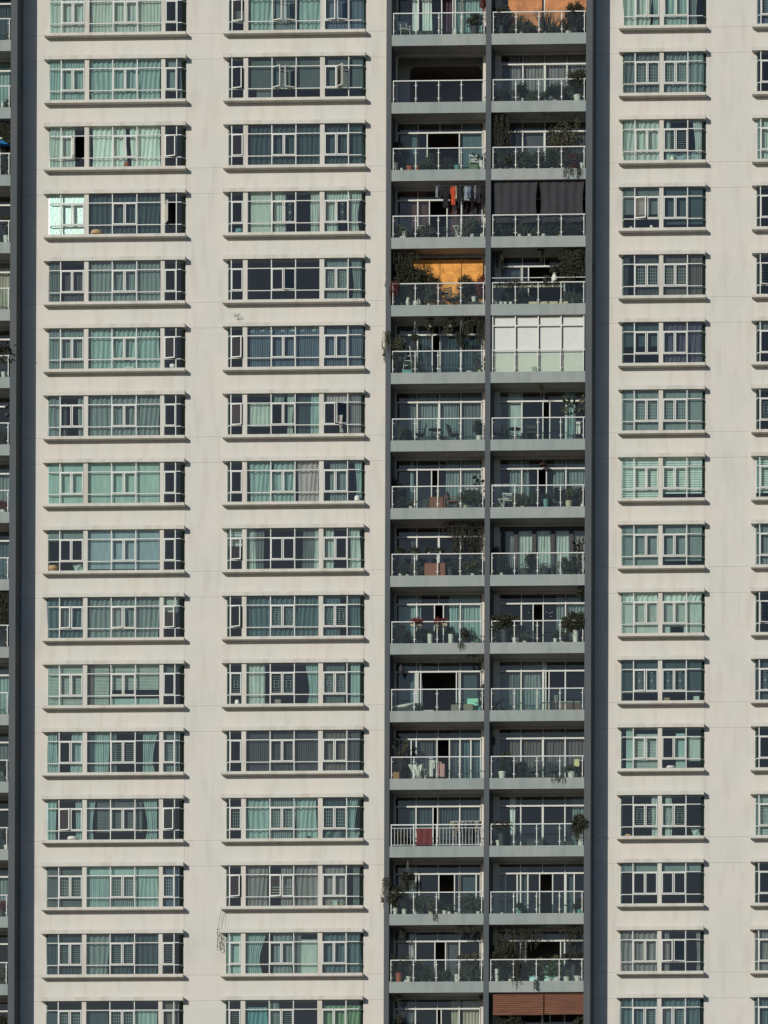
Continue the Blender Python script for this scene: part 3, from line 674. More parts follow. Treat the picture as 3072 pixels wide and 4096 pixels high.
for k, c in ((0,'D'),(1,'T'),(4,'Y'),(7,'M'),(8,'U'),(10,'T'),(11,'G'),(13,'M')): dcurt(k, 'L', -2640, -2556, c)

# --- furniture makers
def boxthing(name, k, b, zx, w_, h, dp, mat, desc, cat, y=-.75, lift=0, rz=0, group=None):
    """a small crate or cabinet: body with a lipped lid"""
    m = MB(); a, c = w_*S/2, h*S; m.box(-a, a, -dp/2, dp/2, 0, c*.9); m.box(-a*1.04, a*1.04, -dp*.52, dp*.52, c*.9, c)
    for s_ in (-1, 1): m.box(s_*a*.6-.015, s_*a*.6+.015, -dp/2-.006, -dp/2, c*.1, c*.8)
    return lab(m.build(name, mat, None, (X(zx, k, y), y, fz(k)+lift)), desc, cat, k, b, zx, group)
CHM = obsmat('dark_wicker', (60, 64, 64), .7); WHM = obsmat('white_plastic', (205, 208, 200), .5); WDM = obsmat('brown_wood', (120, 80, 62), .7); TANM = obsmat('tan_wood', (176, 150, 112), .8)
def chair(k, b, zx, mat, desc, face=1, y=-.6, w_=.5):
    t = thing('chair', None, None, (X(zx, k, y), y, fz(k)), rz=face)
    m = MB(); m.box(-w_/2, w_/2, -.24, .24, .40, .44); m.build('seat', mat, t)
    m = MB()
    for i in range(5): m.box(-w_/2, w_/2, .22+i*.02, .245+i*.02, .50+i*.09, .555+i*.09)
    for s_ in (-1, 1): m.bar((s_*w_*.46, .22, .42), (s_*w_*.46, .34, .97), .014, 5)
    m.build('backrest', mat, t)
    for sx in (-1, 1):
        for sy in (-1, 1): m = MB(); m.bar((sx*w_*.44, sy*.2, .41), (sx*w_*.5, sy*.26, 0), .015, 5); m.build('leg', mat, t)
        m = MB(); m.bar((sx*w_*.48, .26, .64), (sx*w_*.48, -.2, .62), .015, 5); m.bar((sx*w_*.48, -.2, .62), (sx*w_*.48, -.22, .42), .013, 5); m.build('armrest', mat, t)
    return lab(t, desc, 'chair', k, b, zx, 'balcony chairs')
def table(k, b, zx, mat, desc, w_=.6, h=.68, y=-.6, clothm=None):
    t = thing('table', None, None, (X(zx, k, y), y, fz(k)))
    m = MB(); m.lathe([(w_/2, 0), (w_/2, .03)], 18); m.build('table_top', mat, t, (0, 0, h-.03))
    for sx, e in ((-1, 1), (1, -1)):
        for sy in (-1, 1): m = MB(); m.bar((sx*w_*.3, sy*.15, h-.03), (e*w_*.3, sy*.15, 0), .013, 5); m.build('leg', mat, t)
    return lab(t, desc, 'table', k, b, zx, 'balcony tables')
def garment(x, y, ztop, w_, h, mat, kind='shirt', seed=0):
    rnd = random.Random(seed); m = MB(); n = 8; nz = 8
    for j in range(nz+1):
        t = j/nz
        if kind == 'shirt': ww = w_*(.5 if t < .06 else (1.0 if t < .42 else .68+.05*math.sin(t*9)))
        elif kind == 'trousers': ww = w_*(.8-.1*t)
        else: ww = w_*(1+.06*math.sin(t*5+seed))
        for i in range(n+1):
            s = i/n-.5; m.v.append((s*ww, .03*math.sin(s*14+seed+t*2), -h*t-(.03*abs(s) if j == nz else 0)))
    for j in range(nz):
        for i in range(n):
            if kind == 'trousers' and j > 3 and i == n//2: continue
            q = j*(n+1)+i; m.f.append((q+n+1, q+n+2, q+1, q)); m.m.append(0)
    return m.build({'shirt': 'shirt', 'trousers': 'trousers'}.get(kind, 'towel'), mat, None, (x, y, ztop), smooth=True)

# --- left balconies
plant(0,'l',655,'bush',125,110,'d','d',62,60,y=-.9,desc='big dark bushy plant in dark barrel'); chair(0,'l',165,WHM,'white plastic chair',.5); boxthing('bench',0,'l',300,150,55,.4,CHM,'low dark storage bench','bench',y=-.4)
pot(0,'l',520,26,52,'w',prof=2)
hang(0,'l',715,30,80,'r',y=-.9,drop=1.2,desc='reddish potted plant hanging from the slab')
boxthing('timber_board',1,'l',525,130,12,.5,TANM,'pale timber board lying flat','board',y=-.6)
m = MB(); m.lathe([(.16, 0), (.17, -.05), (.1, -.07)], 16); lab(m.build('ceiling_lamp', PM['d'], None, (X(465,1,.5), .5, zb(0)+.26)), 'flat dark ceiling lamp inside the open loggia', 'lamp', 1, 'l', 465)
pot(2,'l',105,38,62,'w'); pot(2,'l',150,20,26,'w'); pot(2,'l',205,46,40,'r'); pot(2,'l',262,36,42,'r'); pot(2,'l',535,46,40,'t'); pot(2,'l',702,34,74,'w',prof=2)
plant(2,'l',330,'bush',120,95,'m','d',30,22); plant(2,'l',128,'tree',100,190,'d','d',34,40,y=-.4); plant(2,'l',690,'broad',60,70,'d','d',26,56,y=-.6); plant(2,'l',490,'bush',80,60,'d','d',30,24)
chair(2,'l',652,WHM,'white chair with bright cushions',.2,y=-.75); boxthing('crate',2,'l',650,58,34,.3,obsmat('green_plastic',(84,110,84)),'low green crate','crate',y=-1.0)
pot(3,'l',168,36,62,'w',y=-.8); table(3,'l',300,WHM,'white side table'); table(3,'l',530,WHM,'white plant stand',.4); pot(3,'l',545,28,22,'w'); pot(3,'l',638,30,34,'w'); pot(3,'l',706,28,32,'w')
plant(3,'l',110,'bush',90,85,'d','d',30,20); plant(3,'l',370,'spiky',60,50,'d','d',30,20); plant(3,'l',650,'tree',120,110,'m','d',34,30); plant(3,'l',240,'bush',70,60,'d','d',28,20)
GCOL = {'dark': obsmat('dark_garment',(42,42,48)), 'orange': obsmat('orange_garment',(172,72,46)), 'grey': obsmat('grey_garment',(132,140,146)), 'white': obsmat('white_garment',(205,205,200)), 'pink': obsmat('pink_towel',(190,150,150)),
        'red': obsmat('maroon_cloth',(96,50,50)), 'cream': obsmat('cream_garment',(172,165,135)), 'black': obsmat('black_garment',(28,28,32)), 'blue': obsmat('slate_garment',(92,112,128))}
m = MB(); m.bar((X(370,3,-.8), -.8, zb(3)+PITCH-.13), (X(728,3,-.8), -.8, zb(3)+PITCH-.13), .012, 6)
for zx in (400, 550, 700): m.bar((X(zx,3,-.8), -.8, zb(3)+PITCH-.13), (X(zx,3,-.8), -.8, zb(3)+PITCH+.0), .008, 4)
lab(m.build('clothes_rail', M_RAILM), 'white clothes rail slung under the ceiling', 'rail', 3, 'l', 550)
for i, (zx, w_, h, c, kd) in enumerate([(392,18,78,'grey','towel'),(420,26,70,'dark','shirt'),(452,52,150,'black','shirt'),(504,40,130,'orange','shirt'),(524,14,90,'cream','towel'),(548,30,150,'dark','trousers'),(572,24,120,'black','shirt'),
                                  (592,36,100,'grey','shirt'),(618,26,85,'blue','shirt'),(638,26,140,'black','trousers'),(656,20,90,'grey','trousers'),(680,34,120,'dark','shirt'),(708,30,130,'black','shirt')]):
    o = garment(X(zx,3,-.8), -.8, zb(3)+PITCH-.14, w_*S, h*S, GCOL[c], kd, i)
    lab(o, f"{c}{' blue' if c == 'blue' else ''} {o.name.split('.')[0]} on ceiling rail", 'clothing', 3, 'l', zx, 'washing on the ceiling rail')
def big_blind(nm, k, b, x0, x1, y, z0, z1, mat, desc, pitch=.04, cat='blind', amp=.007, smooth=False):
    X0, X1 = X(x0, k, y), X(x1, k, y); c = (X0+X1)/2; m = MB(); n = max(2, int((z1-z0)/pitch)); prev = None
    for i in range(n+1):
        z = z1-(z1-z0)*i/n; yy = amp*(1 if i % 2 else -1)
        if prev is not None: m.quad((X0-c, yy, z), (X1-c, yy, z), (X1-c, prev[1], prev[0]), (X0-c, prev[1], prev[0]))
        prev = (z, yy)
    m.box(X0-c, X1-c, -.03, .03, z1, z1+.05)
    m.box(X0-c, X1-c, -.02, .02, z0-.03, z0)
    return lab(m.build(nm, mat, None, (c, y, 0)), desc, cat, k, b, (x0+x1)/2)
BAM = obsmat('amber_bamboo', (208, 146, 74), .8, .3); BAM2 = obsmat('orange_bamboo', (184, 128, 88), .8, .28); RWD = obsmat('red_brown_slats', (112, 77, 60), .7, .38, stretch=(.3, 1, 7))
for a, c in ((205,412),(416,560),(564,710)): big_blind('bamboo_blind', 4, 'l', a, c, -.13, fz(4)+.02, zb(4)+PITCH-.30, BAM, 'amber bamboo blind', .05)
plant(4,'l',150,'tree',210,300,'d','d',40,40,y=-.6,dens=1.3,desc='big dark tree in a pot filling the corner'); plant(4,'l',290,'tree',230,260,'d','d',40,30,y=-.55,dens=.9); plant(4,'l',600,'tree',130,190,'d','d',34,30,y=-.6)
plant(4,'l',700,'tree',60,180,'r','w',28,34,y=-.7); trail(4,'l',90,80,110,'r',y=-1.24,z=1.15,desc='reddish creeper hanging over the railing'); pot(4,'l',195,36,66,'w',prof=1); pot(4,'l',240,30,40,'w'); pot(4,'l',268,32,56,'w',prof=1); pot(4,'l',650,36,36,'w',lift=.2)
boxthing('crate',4,'l',650,90,28,.3,CHM,'dark low crate under white pot','crate',y=-.85); table(4,'l',440,CHM,'dark folding table',.5,.72); chair(4,'l',495,CHM,'dark folding chair',2.6)
plant(5,'l',100,'tree',150,230,'m','d',40,40,y=-.8,dens=1.2); trail(5,'l',50,60,150,'m',y=-1.28,z=2.0,desc='leafy creeper spilling past the pier'); 
for zx, w_, d_ in ((240,40,1.0),(345,50,.35),(480,80,.35),(560,50,.95),(610,70,.35)): hang(5,'l',zx,w_,90,'d',y=-.85,drop=d_,desc='white basket with dark trailing plant' if zx in (345,480) else None)
hang(5,'l',700,60,260,'d',y=-.8,basket=False,dens=1.4,desc='dark curtain of hanging vines')
m = MB(); xl = X(193,5,-.7)
for s_ in (-1, 1):
    m.bar((xl+s_*.08, -.7, 1.45), (xl+s_*.24, -.85, 0), .016, 5); m.bar((xl+s_*.08, -.66, 1.45), (xl+s_*.22, -.3, 0), .012, 5)
for i in range(1, 6): m.box(xl-.08-.03*(5-i)-.03, xl+.08+.03*(5-i)+.03, -.82+.025*i, -.74+.025*i, .24*i-.015, .24*i+.015)
lab(m.build('stepladder', WHM, None, (0, 0, fz(5))), 'white metal stepladder standing open', 'ladder', 5, 'l', 193)
boxthing('crate',5,'l',190,70,24,.35,PM['t'],'low teal crate at the ladder foot','crate',y=-.95); pot(5,'l',620,46,18,'w',desc='low white bowl planter')
chair(6,'l',272,CHM,'dark armchair facing the table',-1.2); chair(6,'l',512,CHM,'dark armchair turned left',1.3); table(6,'l',378,CHM,'round dark folding table',.62)
plant(6,'l',685,'bush',62,120,'d','w',44,44); plant(6,'l',165,'bush',110,90,'d','d',36,20)
plant(7,'l',110,'tree',80,200,'d','d',34,40,y=-.5); boxthing('cabinet',7,'l',400,110,92,.4,WDM,'red-brown wooden cabinet','cabinet',y=-.55); chair(7,'l',508,WDM,'brown slatted deck chair',1.4); boxthing('cabinet',7,'l',310,60,80,.35,CHM,'dark narrow cabinet','cabinet',y=-.5)
for zx in (608, 640, 672):
    m = MB(); m.lathe([(.02, -.09), (.07, -.06), (.09, 0), (.07, .06), (.02, .09)], 14); o = m.build('globe_lamp', WHM, None, (X(zx,7,-.95), -.95, fz(7)+.98)); lab(o, 'white globe lamp beneath the handrail', 'lamp', 7, 'l', zx, 'globe lamps')
plant(7,'l',635,'bush',130,110,'m','d',40,25); plant(7,'l',690,'broad',70,200,'d','d',34,40,y=-.7); plant(7,'l',215,'bush',50,50,'m','w',30,26); plant(7,'l',150,'bush',80,70,'d','d',30,20)
for zx in (470, 540, 610, 680): hang(8,'l',zx,90,300 if zx > 520 else 90,'d',y=-.75+.1*(zx % 3),basket=False,dens=.8,desc='dark mass of hanging vines')
for zx in (136, 240, 340, 415, 522): plant(8,'l',zx,'bush',44,22,'d','w',22,22,y=-1.05,lift=1.04,desc='small plant in white pot above the handrail')
m = MB(); xa = X(385,8,-.7); m.box(-.5, .5, -.3, .3, .0, .62, skip='b'); m.box(-.52, .52, -.32, .32, .62, .64); lab(m.build('covered_table', obsmat('rust_tablecloth',(138,92,76)), None, (xa, -.7, fz(8)+.01)), 'table under a rust-brown cloth', 'table', 8, 'l', 385)
plant(8,'l',485,'bush',50,40,'d','d',46,70,y=-.7); pot(8,'l',140,24,24,'w'); pot(8,'l',190,26,18,'w'); plant(8,'l',610,'bush',150,110,'d','d',40,20); plant(8,'l',150,'bush',90,90,'d','d',36,20); plant(8,'l',690,'bush',80,120,'d','d',36,20)
for zx in (252, 425):
    t = thing('window_box', None, None, (X(zx,9,-1.0), -1.0, fz(9)+.86)); m = MB(); m.box(-.28, .28, -.09, .09, 0, .13); m.build('trough', PM['c'], t); fol('bush', .62, .2, 'r', t, (0, 0, .10), zx, 1.6); fol('vine', .5, .3, 'm', t, (0, -.1, .1), zx+1, .8)
    lab(t, 'cream window box with dark red flowers', 'planter', 9, 'l', zx, 'red flower boxes')
pot(9,'l',346,38,72,'w',prof=2); pot(9,'l',490,38,70,'w',prof=2); plant(9,'l',492,'bush',56,60,'d','d',30,66,y=-.6); plant(9,'l',345,'bush',46,60,'d','d',30,66,y=-.6); plant(9,'l',280,'bush',80,90,'d','d',30,20); plant(9,'l',605,'bush',120,90,'d','d',36,20,y=-.9); plant(9,'l',150,'tree',110,110,'d','d',34,20)
trail(9,'l',560,40,50,'m')
m = MB(); m.lathe([(.02, -.28), (.11, -.14), (.11, 0), (.05, .1), (.01, .2)], 8); lab(m.build('lantern', PM['d'], None, (X(145,10,-.5), -.5, zb(10)+PITCH-.5)), 'dark hanging lantern', 'lantern', 10, 'l', 145)
t = thing('lounge_seat', None, None, (X(172,10,-.6), -.6, fz(10))); m = MB(); m.box(-.55, .5, -.28, .28, .05, .26); m.build('base', CHM, t)
m = MB()
for i in range(4): m.bar((-.5+i*.12, -.2+.05*i, .30+.03*i), (.1+i*.12, -.1, .30+.06*i), .05, 8)
m.build('cushions', GCOL['white'], t, smooth=True); lab(t, 'low lounge seat piled with white cushions', 'seat', 10, 'l', 172)
boxthing('storage_box',10,'l',525,60,50,.35,obsmat('beige_wicker',(128,122,108)),'beige wicker storage box','box'); boxthing('storage_box',10,'l',610,70,52,.35,obsmat('beige_wicker',(128,122,108)),'wide beige wicker storage box','box'); boxthing('bench',10,'l',338,66,14,.3,WHM,'low white bench','bench')
m = MB(); m.box(-.27, .27, 0, .02, 0, .34); m.box(-.02, .02, .02, .05, -.3, .2); lab(m.build('notice_board', obsmat('mint_board',(150,215,190)), None, (X(640,10,-.85), -.85, fz(10)+.32)), 'small bright mint board behind the glass', 'board', 10, 'l', 640)
plant(10,'l',692,'bush',46,50,'d','t',34,44); plant(10,'l',262,'bush',40,30,'d','d',44,22); plant(10,'l',715,'tree',30,120,'d','d',24,120,y=-.6); hang(10,'l',640,90,26,'d',basket=False,y=-.9)
t = thing('potted_plant', None, None, (X(135,11,-.75), -.75, fz(11))); m = MB(); m.lathe([(.12, 0), (.17, .3), (.15, .3)], 12); m.build('pot', PM['d'], t); fol('broad', .85, 1.9, 'd', t, (0, 0, .28), 55, 2.0); lab(t, 'dark monstera with big round leaves', 'plant', 11, 'l', 135)
boxthing('crate',11,'l',108,56,50,.35,obsmat('tan_card',(150,118,82)),'tan cardboard crate','crate',y=-.9)
m = pleat(-.34, .34, .02, .75, 0, .22, .07, tie=1, seed=5, wavy=2); lab(m.build('dust_sheet', GCOL['white'], None, (X(245,11,-.9), -.9, fz(11)), smooth=True), 'white dust sheet draped over furniture', 'sheet', 11, 'l', 245)
t = thing('wire_table', None, None, (X(312,11,-.7), -.7, fz(11))); m = MB(); m.lathe([(.25, .5), (.25, .515)], 14); m.build('table_top', WHM, t)
for a in range(4): m = MB(); m.bar((.2*math.cos(a*1.57), .2*math.sin(a*1.57), .5), (-.1*math.cos(a*1.57+.5), -.1*math.sin(a*1.57), 0), .012, 5); m.build('leg', WHM, t)
lab(t, 'white wire side table', 'table', 11, 'l', 312)
for i, (zx, w_, h, c, dx) in enumerate([(352,24,128,'white',0),(372,16,60,'white',0),(412,30,150,'pink',0),(432,34,130,'pink',0)]): lab(garment(X(zx,11,-.95), -.95-.02*i, fz(11)+1.05-.1*i, w_*S, min(h*S, .93-.1*i), GCOL[c], 'towel', i+3), f"{c} towel {'narrow' if w_ < 30 else 'wide'} hanging below the handrail", 'towel', 11, 'l', zx)
m = garment(X(305,12,-1.19), -1.195, fz(12)+.86, 112*S, .80, GCOL['red'], 'towel', 2); lab(m, 'maroon cloth hung over the metal bars', 'cloth', 12, 'l', 305)
t = thing('drying_rack', None, None, (X(590,12,-.7), -.7, fz(12)))
for yy in (-.15, 0, .15): m = MB(); m.bar((-.72, yy, 1.28), (.72, yy, 1.28), .009, 5); m.build('rod', WHM, t)
for sx in (-.6, .6): m = MB(); m.bar((sx, -.15, 1.28), (sx, .2, 0), .011, 5); m.bar((sx, .15, 1.28), (sx, -.2, 0), .011, 5); m.build('frame', WHM, t)
lab(t, 'white folding drying rack above the bars', 'rack', 12, 'l', 590)
for i, zx in enumerate(range(492, 700, 17)): c = ['cream','cream','dark','cream','grey','black','grey','dark','blue','dark','cream','grey','dark'][i % 13]; lab(garment(X(zx,12,-.72), -.72+.12*(i % 3-1), fz(12)+1.27, 15*S, (40+13*(i*5 % 6))*S, GCOL[c], ('shirt', 'towel', 'trousers')[i % 3], i), f"small {c} garment, item {ORD[i]} along the drying rack", 'clothing', 12, 'l', zx, 'washing on the drying rack')
plant(12,'l',150,'bush',90,90,'d','d',34,24)
plant(13,'l',105,'tree',170,150,'d','w',36,46,y=-.95,lift=.0,dens=1.3,desc='dark branching plant in white pot'); pot(13,'l',168,36,42,'w'); trail(13,'l',45,60,110,'d',y=-1.3,z=1.75,dens=1.4,desc='dark foliage spilling past the pier'); hang(13,'l',190,110,80,'d',y=-.9,drop=.9,basket=True)
pot(13,'l',446,32,30,'w'); pot(13,'l',530,30,16,'w'); plant(13,'l',300,'bush',140,130,'m','d',40,20,y=-.7); plant(13,'l',420,'bush',80,100,'d','d',40,20); plant(13,'l',620,'bush',150,130,'m','d',40,20,y=-.8); trail(13,'l',378,26,58,'m'); plant(13,'l',705,'bush',50,100,'d','d',30,20)
plant(14,'l',130,'palm',230,150,'d','r',46,66,y=-.9,lift=0,dens=1.4,desc='dark palm in terracotta pot'); pot(14,'l',198,38,42,'w'); pot(14,'l',532,36,56,'w',prof=2); plant(14,'l',620,'palm',230,140,'m','d',44,90,y=-.8,dens=1.4); plant(14,'l',230,'palm',170,120,'m','d',40,70,y=-.7); plant(14,'l',300,'bush',110,100,'d','d',36,20); plant(14,'l',460,'bush',80,70,'d','d',36,20); plant(14,'l',640,'bush',140,100,'m','d',36,20); hang(14,'l',120,100,70,'d',y=-.6,basket=False)
hang(15,'l',125,60,50,'d',y=-.7,basket=False); plant(15,'l',125,'tree',60,230,'d','d',34,40,y=-.6); plant(15,'l',250,'broad',70,150,'d','d',34,40,y=-.6); hang(15,'l',695,40,40,'d',y=-.6,basket=False); plant(15,'l',440,'broad',60,170,'d','d',34,30,y=-.4)

# --- right balconies
big_blind('bamboo_blind',0,'r',885,1120,-.13,fz(0)+.5,zb(0)+PITCH-.2,BAM2,'orange bamboo blind'); big_blind('bamboo_blind',0,'r',1140,1428,-.13,fz(0)+.5,zb(0)+PITCH-.2,BAM2,'wide orange bamboo blind')
plant(0,'r',840,'bush',140,150,'d','d',40,70,y=-.8); plant(0,'r',1350,'bush',150,170,'d','d',40,66,y=-.8,dens=1.2); plant(0,'r',1010,'bush',160,60,'m','d',40,20); plant(0,'r',1130,'spiky',26,240,'d','d',30,20,y=-.6,desc='thin dark spiky stem in pot'); plant(0,'r',1240,'bush',110,50,'d','d',34,20); pot(0,'r',1310,40,22,'w')
plant(1,'r',1366,'tree',120,190,'d','w',56,52,y=-.8,dens=1.5); plant(1,'r',850,'bush',110,100,'d','d',36,20); plant(1,'r',985,'bush',90,100,'d','w',20,40); plant(1,'r',1060,'bush',80,70,'m','d',34,20); plant(1,'r',1215,'bush',120,120,'d','w',44,22); plant(1,'r',1150,'spiky',50,80,'d','w',20,24); plant(1,'r',1395,'bush',60,80,'m','d',30,20)
for zx in (800, 845): hang(2,'r',zx,90,300,'d',y=-.95,basket=False,dens=1.1,desc='thick dark curtain of hanging creeper')
for zx, c in ((830,'m'),(910,'d'),(1000,'m'),(1100,'m'),(1190,'d'),(1270,'m')): plant(2,'r',zx,'bush',100,120,c,'c',28,18,y=-.8)
plant(2,'r',1330,'bush',70,100,'r','c',30,20); plant(2,'r',1260,'tree',230,330,'m','d',34,20,y=-.6,dens=.6); trail(2,'r',1335,130,70,'d',dens=.9); pot(2,'r',1395,26,36,'w',lift=.1); hang(2,'r',1150,200,40,'d',basket=False,dens=.25); hang(2,'r',1360,60,160,'m',basket=False,dens=.3)
TARP = obsmat('charcoal_tarpaulin', (50, 49, 53), .8, .1)
for a, c in ((772,1090),(1098,1412)):
    X0, X1 = X(a,3,-1.0), X(c,3,-1.0); cc = (X0+X1)/2; m = MB(); nx, nz = 40, 20
    for j in range(nz+1):
        t = j/nz
        for i in range(nx+1):
            s = i/nx; bow = .09*math.sin(math.pi*t); x = X0+bow+(X1-X0-2*bow)*s-cc
            m.v.append((x, .05*math.sin(s*9+t*2)*t+.02*math.sin(s*31), zb(3)+PITCH-.02-(PITCH-FL-.75)*t))
    for j in range(nz):
        for i in range(nx): q = j*(nx+1)+i; m.f.append((q+nx+1, q+nx+2, q+1, q)); m.m.append(0)
    lab(m.build('tarpaulin', TARP, None, (cc, -1.0, 0), smooth=True), 'charcoal tarpaulin screen hanging to the railing', 'screen', 3, 'r', (a+c)/2, 'charcoal screens')
for zx in (965, 1035, 1132): pot(3,'r',zx,32,22,'w',y=-.95)
for zx in (850, 980, 1100, 1190, 1330): plant(3,'r',zx,'bush',100,90,'d' if zx % 4 else 'm','d',30,18)
m = MB(); m.box(X(768,4,-1.1), X(1420,4,-1.1), -1.12, -1.09, fz(4)+1.28, fz(4)+1.31); lab(m.build('upper_rail', M_RAILM), 'thin white second rail above the handrail', 'rail', 4, 'r', 1090)
t = thing('potted_tree', None, None, (X(1335,4,-.8), -.8, fz(4))); m = MB(); m.lathe([(.14, 0), (.2, .35), (.17, .35)], 12); m.build('pot', PM['d'], t)
m = MB(); m.bar((0, 0, .3), (.1, 0, 1.3), .03, 7); m.bar((.1, 0, 1.3), (-.2, 0, 2.0), .02, 6); m.bar((.1, 0, 1.3), (.35, 0, 1.9), .02, 6); m.build('trunk', WOODM, t)
fo, st = foliage('tree', 1.7, 1.7, 77, 2.0); fo.build('crown', LEAF['d'], t, (.12, 0, .95)); lab(t, 'big dark leafy tree leaning over the railing', 'tree', 4, 'r', 1335)
pot(4,'r',1205,44,64,'w',y=-1.0,lift=1.02,prof=1,desc='white vase standing above the handrail'); plant(4,'r',1150,'bush',34,34,'d','w',22,20,y=-1.0,lift=1.0,desc='small plant beside the white vase'); plant(4,'r',1206,'tree',40,44,'d','w',24,16,y=-1.0,lift=1.44,desc='white flower sprigs on top of the vase')
for zx in (815, 880, 955, 1020, 1085, 1150, 1215):
    t = thing('window_box', None, None, (X(zx,4,-1.02), -1.02, fz(4)+.84)); m = MB(); m.box(-.2, .2, -.07, .07, 0, .11); m.build('trough', PM['c'], t); fol('bush', .4, .16, 'd', t, (0, 0, .09), zx, 1.0); lab(t, 'cream window box below the handrail', 'planter', 4, 'r', zx, 'row of cream window boxes')
for zx in (800, 838, 868, 905): pot(4,'r',zx,28,26,'w',y=-.9)
for zx in (1060, 1130, 1200, 1270): boxthing('planter',4,'r',zx,60,22,.25,PM['c'],'low cream planter on the floor','planter',y=-.9)
hang(4,'r',815,70,110,'d',y=-.6,basket=False,dens=1.3); hang(4,'r',1110,20,60,'d',drop=.1); plant(4,'r',1000,'bush',110,90,'d','d',36,20); plant(4,'r',1340,'bush',120,70,'m','d',36,20); plant(4,'r',920,'tree',100,190,'d','d',36,20,y=-.5)
# enclosed balcony: aluminium glazing and white roller blinds
B = BAY['r']; m = MB(); z = zb(5); r0 = B['x0']
for i, p in enumerate(B['post']): m.box(p-r0-.03, p-r0+.03, -1.10, -1.05, RT, PITCH)
for i in range(4): m.box(B['post'][i]-r0+.03, B['post'][i+1]-r0-.03, -1.10, -1.05, PITCH-.52, PITCH-.46)
m.build('balcony_glazing', M_FRAME, TOW, (r0, 0, z))
RB = obsmat('white_blind', (200, 202, 196), .85, .03)
for i in range(4):
    a, c = B['post'][i]+.05, B['post'][i+1]-.03; cc = (a+c)/2; m = MB(); m.box(a-cc, c-cc, 0, .015, fz(5)+.06, z+PITCH-.02); m.box(a-cc, c-cc, -.012, .027, fz(5)+.03, fz(5)+.06)
    lab(m.build('roller_blind', RB, None, (cc, -.98, 0)), 'full-height white roller blind', 'blind', 5, 'r', (1520-1520)+[850,1010,1170,1340][i], 'white balcony blinds')
boxthing('panel',5,'r',1065,28,36,.03,obsmat('grey_card',(150,160,152)),'small grey panel against the blind','panel',y=-1.03,lift=.03)
table(6,'r',930,CHM,'dark round folding table',.62); chair(6,'r',1042,CHM,'dark slatted folding chair',.1); chair(6,'r',820,CHM,'dark low chair',-1); 
t = thing('potted_tree', None, None, (X(1350,6,-.75), -.75, fz(6))); m = MB(); m.lathe([(.12, 0), (.17, .3), (.15, .3)], 12); m.build('pot', PM['d'], t); m = MB(); m.bar((0, 0, .3), (.02, 0, 1.3), .02, 6); m.bar((.02, 0, 1.3), (-.3, 0, 1.9), .012, 5); m.bar((.02, 0, 1.3), (.3, 0, 2.1), .012, 5); m.build('trunk', WOODM, t)
fo, st = foliage('broad', 1.0, 1.3, 78, 3.0); fo.build('crown', LEAF['m'], t, (0, 0, .9)); lab(t, 'slim tree with spreading leaves', 'tree', 6, 'r', 1350)
lab(garment(X(1368,6,-.6), -.6, fz(6)+1.0, 34*S, .6, GCOL['white'], 'towel', 4), 'white cloth hanging beside the tree', 'cloth', 6, 'r', 1368); hang(6,'r',1110,30,60,'d',basket=False,y=-.8)
t = thing('clothes_airer', None, None, (X(855,7,-1.08), -1.08, fz(7)+1.12))
for yy in (-.05, .05): m = MB(); m.bar((-.62, yy, 0), (.62, yy, 0), .01, 5); m.build('rod', WHM, t)
lab(t, 'white clip-on airer along the handrail', 'airer', 7, 'r', 855)
for i in range(9): lab(garment(X(785+i*19,7,-1.08), -1.14, fz(7)+1.12, 11*S, 17*S, GCOL['white' if i % 3 else 'grey'], 'towel', i), f"small pale cloth, {ORD[i]} from the left on the handrail airer", 'clothing', 7, 'r', 785+i*19, 'cloths on the airer')
chair(7,'r',885,WHM,'pale rattan chair',.3); table(7,'r',845,WHM,'pale rattan table',.5,.5); plant(7,'r',985,'bush',110,80,'m','w',36,20); plant(7,'r',1060,'bush',60,90,'d','d',30,20); pot(7,'r',1147,40,62,'t',prof=2); plant(7,'r',1147,'bush',70,60,'d','d',30,58,y=-.6); plant(7,'r',1230,'bush',80,130,'d','d',34,20); plant(7,'r',1305,'bush',90,110,'m','c',50,50,y=-.85); plant(7,'r',1385,'bush',90,130,'d','d',36,20)
m = MB(); m.lathe([(.22, -.12), (.2, -.06), (.08, 0), (.02, .02)], 14); lab(m.build('pendant_lamp', obsmat('dark_red_lamp',(66,36,34)), None, (X(1125,7,-.4), -.4, zb(7)+PITCH-.42)), 'dark red pendant lampshade', 'lamp', 7, 'r', 1125)
for zx in (1003, 1135):
    t = thing('wicker_chair', None, None, (X(zx,8,-.55), -.55, fz(8))); m = MB(); m.lathe([(.2, 0), (.3, .05), (.33, .4), (.28, .42)], 14); m.build('seat', CHM, t)
    m = MB()
    for a in range(9): an = math.pi*(.1+.8*a/8); m.bar((.3*math.cos(an), .1+.1*math.sin(an), .4), (.42*math.cos(an), .22, .40+.36*math.sin(an)), .01, 4)
    for a in range(8): an, bn = math.pi*(.1+.8*a/8), math.pi*(.1+.8*(a+1)/8); m.bar((.42*math.cos(an), .22, .40+.36*math.sin(an)), (.42*math.cos(bn), .22, .40+.36*math.sin(bn)), .016, 4)
    m.build('backrest', CHM, t); lab(t, 'dark round-backed wicker chair', 'chair', 8, 'r', zx, 'balcony chairs')
plant(8,'r',840,'bush',90,110,'d','w',24,30); plant(8,'r',1050,'tree',80,150,'d','d',30,20,y=-.8); plant(8,'r',1200,'spiky',70,80,'d','d',34,20); plant(8,'r',1290,'bush',110,110,'m','d',36,20); plant(8,'r',1380,'broad',60,230,'d','d',34,30,y=-.8,dens=2.2); plant(8,'r',1345,'bush',90,90,'d','d',34,20); plant(8,'r',795,'tree',40,210,'d','d',24,20,y=-.4)
